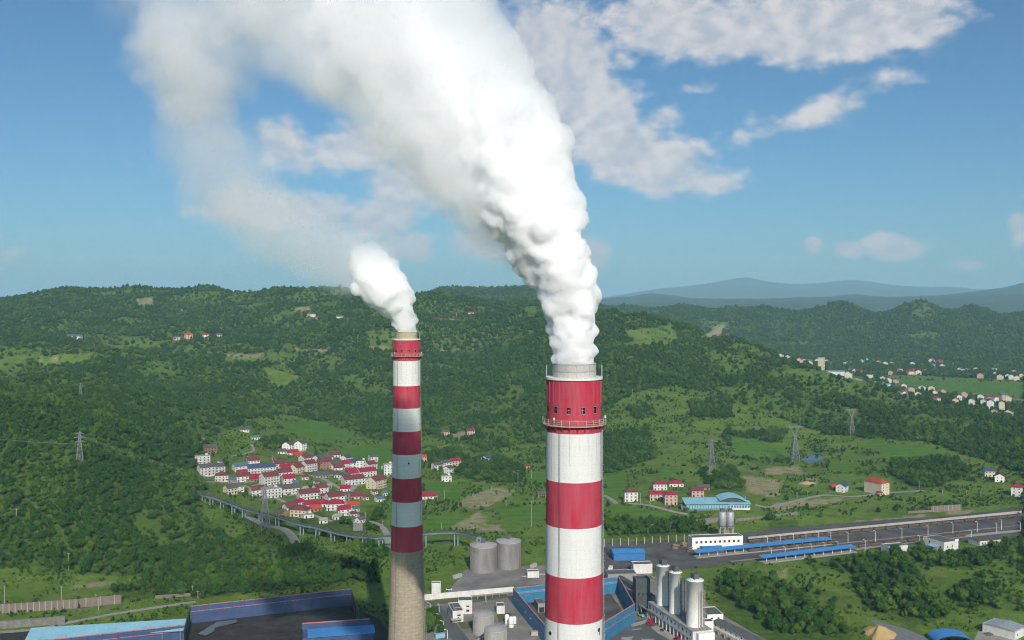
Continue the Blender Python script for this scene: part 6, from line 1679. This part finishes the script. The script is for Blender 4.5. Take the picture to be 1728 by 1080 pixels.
ribbon('village_lane', [(392, 792), (440, 806), (490, 800), (540, 806), (583, 830)], 5, .15, 'road')
ribbon('village_lane', [(505, 768), (525, 780), (560, 792), (612, 800)], 5, .15, 'road')
ribbon('village_lane', [(500, 845), (540, 838), (583, 842)], 5, .15, 'road')
ribbon('village_lane', [(338, 738), (346, 742), (340, 748)], 5, .15, 'road')
ribbon('bank_road', [(1060, 850), (1090, 852), (1130, 862), (1160, 868)], 6, .15, 'road')
ribbon('bank_road', [(1274, 852), (1300, 856), (1340, 846), (1390, 836), (1440, 838), (1500, 832), (1560, 828)], 6, .2, 'road')
ribbon('bank_road', [(1020, 836), (1032, 843), (1040, 850)], 5, .15, 'road')
ribbon('far_valley_road', [(1500, 652), (1560, 657), (1640, 664), (1700, 672), (1740, 678)], 9, .3, 'road')
ribbon('far_valley_road', [(1392, 627), (1420, 633), (1450, 640), (1480, 648)], 16, .4, 'road')
sheet('pond', [(1352, 778), (1366, 768), (1382, 766), (1392, 770), (1384, 778), (1366, 784)], .6, 'water')
def heap(name, label, cat, px_, py_, wpx, dpx, hm, mat):
    g = G(px_, py_); a = S_(wpx / 2, g.y); b = a * dpx
    vs_, fs_ = [(0, 0, hm)], []
    nr, ns = 6, 26
    for j in range(1, nr + 1):
        for k in range(ns):
            f = j / nr; q = 6.28318 * k / ns
            w_ = 1 + .22 * math.sin(q * 3 + 1) + .1 * math.sin(q * 7)
            vs_.append((math.cos(q) * a * f * w_, math.sin(q) * b * f * w_, hm * (1 - f) ** .85 * random.uniform(.85, 1.12) - (.3 if j == nr else 0)))
    fs_ += [(0, 1 + k, 1 + (k + 1) % ns) for k in range(ns)]
    for j in range(nr - 1):
        for k in range(ns):
            fs_.append((1 + j * ns + k, 1 + (j + 1) * ns + k, 1 + (j + 1) * ns + (k + 1) % ns, 1 + j * ns + (k + 1) % ns))
    o = mesh_obj(name, vs_, fs_, M[mat], smooth=True, loc=g)
    tag(o, label, cat)
heap('sand_heap', 'yellow sand heap at the bottom edge right of the dark wood', 'sand heap', 1484, 1072, 52, 1.3, 6.5, 'sand')
sheet('gravel_track', [(1466, 1046), (1482, 1048), (1530, 1062), (1572, 1080), (1600, 1110), (1500, 1110), (1506, 1076)], .12, 'gravel')
g = G(1612, 1090)
t = tag(empty('arched_shed', g, R(-3)), 'shed with curved bright blue roof at the bottom right edge', 'shed')
m = MB(); n_ = 12; W_ = 12.5
for k in range(n_):
    a0, a1 = math.pi * (.12 + .76 * k / n_), math.pi * (.12 + .76 * (k + 1) / n_)
    m.slab([(-math.cos(a0) * W_, 0, math.sin(a0) * 6 + .2), (-math.cos(a1) * W_, 0, math.sin(a1) * 6 + .2), (-math.cos(a1) * W_, 14, math.sin(a1) * 6 + .2), (-math.cos(a0) * W_, 14, math.sin(a0) * 6 + .2)], .15)
m.build('curved_roof', 'brightblue', t)
for s in (-1, 1): piece('side_wall', 'blue', t, (s * 11, 7, 1.2), (.3, 13.6, 2.6))
sheet('concrete_apron', [(1650, 1066), (1690, 1062), (1728, 1082), (1740, 1110), (1680, 1110), (1640, 1090)], .1, 'concrete')
gable_shed('pale grey roofed white shed in the bottom right corner', 'shed', 1722, 1076, 16, 20, 5.5, R(38), 'white', 'steel', 1.2, wins=[(-4, 2.5, 1, 1)])
heap('rubble_heap', 'dark heap of scrap on the concrete apron at the bottom right', 'rubble', 1668, 1071, 18, .8, 1.6, 'wagon')
heap('earth_cut', 'orange earth scar on the meadow below the pond', 'earth', 1362, 816, 26, .6, 2.6, 'sand')
def near_road(px, py, Y, tree_r=2.0):
    m = np.zeros(len(px), bool)
    for line, wd in RIB:
        for (x0, y0), (x1, y1) in zip(line[:-1], line[1:]):
            dx, dy = x1 - x0, y1 - y0
            t = np.clip(((px - x0) * dx + (py - y0) * dy) / (dx * dx + dy * dy), 0, 1)
            d = np.hypot(px - x0 - t * dx, (py - y0 - t * dy) * 2.2)
            m |= d < (wd / 2 + tree_r) * FPX / Y
    return m
TREES = TREES[~near_road(TREES[:, 4], TREES[:, 5], TREES[:, 1], 3.0)]
order = np.argsort(-(TREES[:, 3] / TREES[:, 1]) * ((TREES[:, 4] > -5) & (TREES[:, 4] < 1733) & (TREES[:, 5] < 1078)))
N_IND = 290
ind, rest_ = TREES[order[:N_IND]], TREES[order[N_IND:]]
WOOD = bpy.data.collections.new('wood_kinds')
for k, cm in enumerate(CROWNS):
    WOOD.objects.link(bpy.data.objects.new('wood_kind_%d' % k, cm))
def scatter_object(name, pts, label, cat):
    me_ = bpy.data.meshes.new(name)
    me_.vertices.add(len(pts))
    co = pts[:, :3].copy(); co[:, 2] -= 0.18 * pts[:, 3]
    me_.vertices.foreach_set('co', co.ravel())
    for nm, arr in (('size', pts[:, 3]), ('turn', RNG.uniform(0, 6.283, len(pts))), ('tall', RNG.uniform(0.8, 1.15, len(pts)))):
        me_.attributes.new(nm, 'FLOAT', 'POINT').data.foreach_set('value', arr.astype(np.float32))
    at_ = me_.attributes.new('which', 'INT', 'POINT'); at_.data.foreach_set('value', RNG.integers(0, 6, len(pts)).astype(np.int32))
    ob = bpy.data.objects.new(name, me_)
    COL.objects.link(ob)
    gt = bpy.data.node_groups.new(name + '_scatter', 'GeometryNodeTree')
    gt.interface.new_socket('Geometry', in_out='INPUT', socket_type='NodeSocketGeometry')
    gt.interface.new_socket('Geometry', in_out='OUTPUT', socket_type='NodeSocketGeometry')
    g = NT(gt)
    gi = g.new('NodeGroupInput'); go = g.new('NodeGroupOutput')
    def attr(nm, ty):
        return g.new('GeometryNodeInputNamedAttribute', {'Name': nm}, data_type=ty).outputs['Attribute']
    ci = g.new('GeometryNodeCollectionInfo', {'Collection': WOOD, 'Separate Children': True, 'Reset Children': True})
    mp = g.new('GeometryNodeMeshToPoints', {'Mesh': gi.outputs[0]})
    sx = attr('size', 'FLOAT')
    sc_ = g.xyz(sx, sx, g.math('MULTIPLY', sx, attr('tall', 'FLOAT')))
    rot = g.xyz(0.0, 0.0, attr('turn', 'FLOAT'))
    ip = g.new('GeometryNodeInstanceOnPoints', {'Points': mp.outputs[0], 'Instance': ci.outputs[0], 'Pick Instance': True, 'Instance Index': attr('which', 'INT'), 'Scale': sc_})
    er = g.new('FunctionNodeEulerToRotation', {0: rot})
    gt.links.new(er.outputs[0], ip.inputs['Rotation'])
    gt.links.new(ip.outputs[0], go.inputs[0])
    md = ob.modifiers.new('scatter', 'NODES'); md.node_group = gt
    tag(ob, label, cat, kind='stuff')
    return ob
PAVED = [[(1348, 780), (1366, 764), (1384, 762), (1396, 770), (1386, 782), (1366, 788)], [(712, 1012), (745, 958), (1012, 944), (1015, 905), (1170, 900), (1300, 880), (1728, 850), (1728, 905), (1640, 925), (1560, 922), (1420, 945), (1260, 950), (1100, 960), (1165, 985), (1205, 1030), (1330, 1085), (1360, 1130), (770, 1130), (726, 1040)],
         [(0, 1060), (60, 1062), (300, 1050), (592, 1022), (640, 1045), (700, 1130), (0, 1160)], [(1470, 1046), (1580, 1060), (1600, 1110), (1440, 1110)], [(1580, 1068), (1650, 1064), (1728, 1050), (1728, 1110), (1580, 1110)],
         [(1160, 830), (1280, 822), (1285, 865), (1160, 865)]]
def scrub():
    out = []
    for Y0, Y1, sp in ((590, 1000, 2.9), (1000, 1500, 4.0), (1500, 2000, 4.6)):
        half = .585 * Y1
        gx, gy = np.meshgrid(np.arange(int(2 * half / sp)), np.arange(int((Y1 - Y0) / sp)))
        X = -half + (gx.ravel() + RNG.uniform(0, 1, gx.size)) * sp; Y = Y0 + (gy.ravel() + RNG.uniform(0, 1, gx.size)) * sp
        k = np.abs(X / Y) < .565; X, Y = X[k], Y[k]; Z = Hn(X, Y)
        px, py, f, m_, c_ = cover(X, Y, Z)
        den = np.clip((fbm(X / 26, Y / 26, 61, 4) - np.where(Y < 1000, .48, .50)) * 5, 0.02, .6)
        # hedge lines between the little fields
        ln = np.abs(np.sin(Y / 17 + 2.2 * fbm(X / 80, Y / 80, 63, 3) * 3)) < .10
        den = np.where(ln & (fbm(X / 60, Y / 60, 67, 2) > .5), .8, den)
        keep = (RNG.uniform(0, 1, len(X)) < den) & (f < .9) & (py < 1095)
        for p in PAVED + PADDY: keep &= ~inpoly(px, py, p)
        for p in NOTREE[6:] + TAN: keep &= ~(inpoly(px, py, p) & (RNG.uniform(0, 1, len(X)) < .75))
        s_ = RNG.uniform(.4, 1.0, len(X)) ** 1.7 * np.where(Y < 1000, 1.55, 2.1)
        out.append(np.stack([X, Y, Z, s_, px, py], 1)[keep])
    return np.concatenate(out)
SCRUB = scrub()
SCRUB = SCRUB[~near_road(SCRUB[:, 4], SCRUB[:, 5], SCRUB[:, 1], 1.0)]
scatter_object('undergrowth', SCRUB, 'low green scrub and hedges dotted over the meadows', 'scrub')
scatter_object('forest', rest_, 'dense green broadleaf forest covering the hills', 'forest')

def region(px, py):
    if px < 345:
        v = 'by the left edge' if px < 90 else 'above the ribbed wall' if px < 190 else 'above the coal yard fence'
        return 'broadleaf tree on the %s part of the dark wooded slope %s' % ('lower' if py > 930 else 'upper', v)
    if px < 655: return 'broadleaf tree in the meadow between the coal yard and the conveyor bridge'
    if px < 1010: return 'broadleaf tree beside the plant road between the two striped chimneys'
    if px < 1215: return 'broadleaf tree near the white silos'
    if px < 1440 and py > 950:
        return 'broadleaf tree at the %s of the dark wood right of the white silos' % ('top edge' if py < 1000 else 'foot' if py > 1045 else 'left side' if px < 1300 else 'right side')
    if py > 925:
        v = 'left' if px < 1500 else 'middle' if px < 1580 else 'right'
        return 'broadleaf tree in the %s copse, %s part, on the slope below the railway' % (v, 'upper' if py < 965 else 'middle' if py < 1005 else 'lower')
    return 'broadleaf tree on the meadows above the railway yard, %s of the school' % ('left' if px < 1470 else 'right')
for k, (x, y, z, s, px_, py_) in enumerate(ind):
    t = empty('broadleaf_tree', (x, y, z), random.uniform(0, 6.28))
    lab = region(px_, py_)
    tag(t, lab, 'tree', 'trees: ' + lab)
    for nm, me_ in (('trunk', TRUNKS[k % 2]), ('crown', CROWNS[k % 6])):
        o = bpy.data.objects.new(nm, me_)
        o.scale = (s, s, s * random.uniform(.85, 1.1))
        o.parent = t
        COL.objects.link(o)
# ------------------------------------------------------------------ haze
hm, hn = new_mat('air')
hv = hn.new('ShaderNodeVolumePrincipled', {'Color': (0.50, 0.81, 1.0, 1), 'Density': 5.0e-5, 'Anisotropy': -0.06})
hn.new('ShaderNodeOutputMaterial', {'Volume': hv.outputs[0]})
hm.cycles.homogeneous_volume = True
bm = bmesh.new()
zt = 1020.0
vv = [bm.verts.new(p) for p in ((-70000, -300, -30), (70000, -300, -30), (70000, 61000, -30), (-70000, 61000, -30), (-70000, -300, zt), (70000, -300, zt), (70000, 61000, zt), (-70000, 61000, zt))]
for f in ((3, 2, 1, 0), (4, 5, 6, 7), (0, 1, 5, 4), (1, 2, 6, 5), (2, 3, 7, 6), (3, 0, 4, 7)):
    bm.faces.new([vv[i] for i in f])
hme = bpy.data.meshes.new('haze'); bm.to_mesh(hme); bm.free(); hme.materials.append(hm)
haze = bpy.data.objects.new('haze', hme); COL.objects.link(haze)
tag(haze, 'pale blue haze filling the valley air', 'haze', kind='stuff')
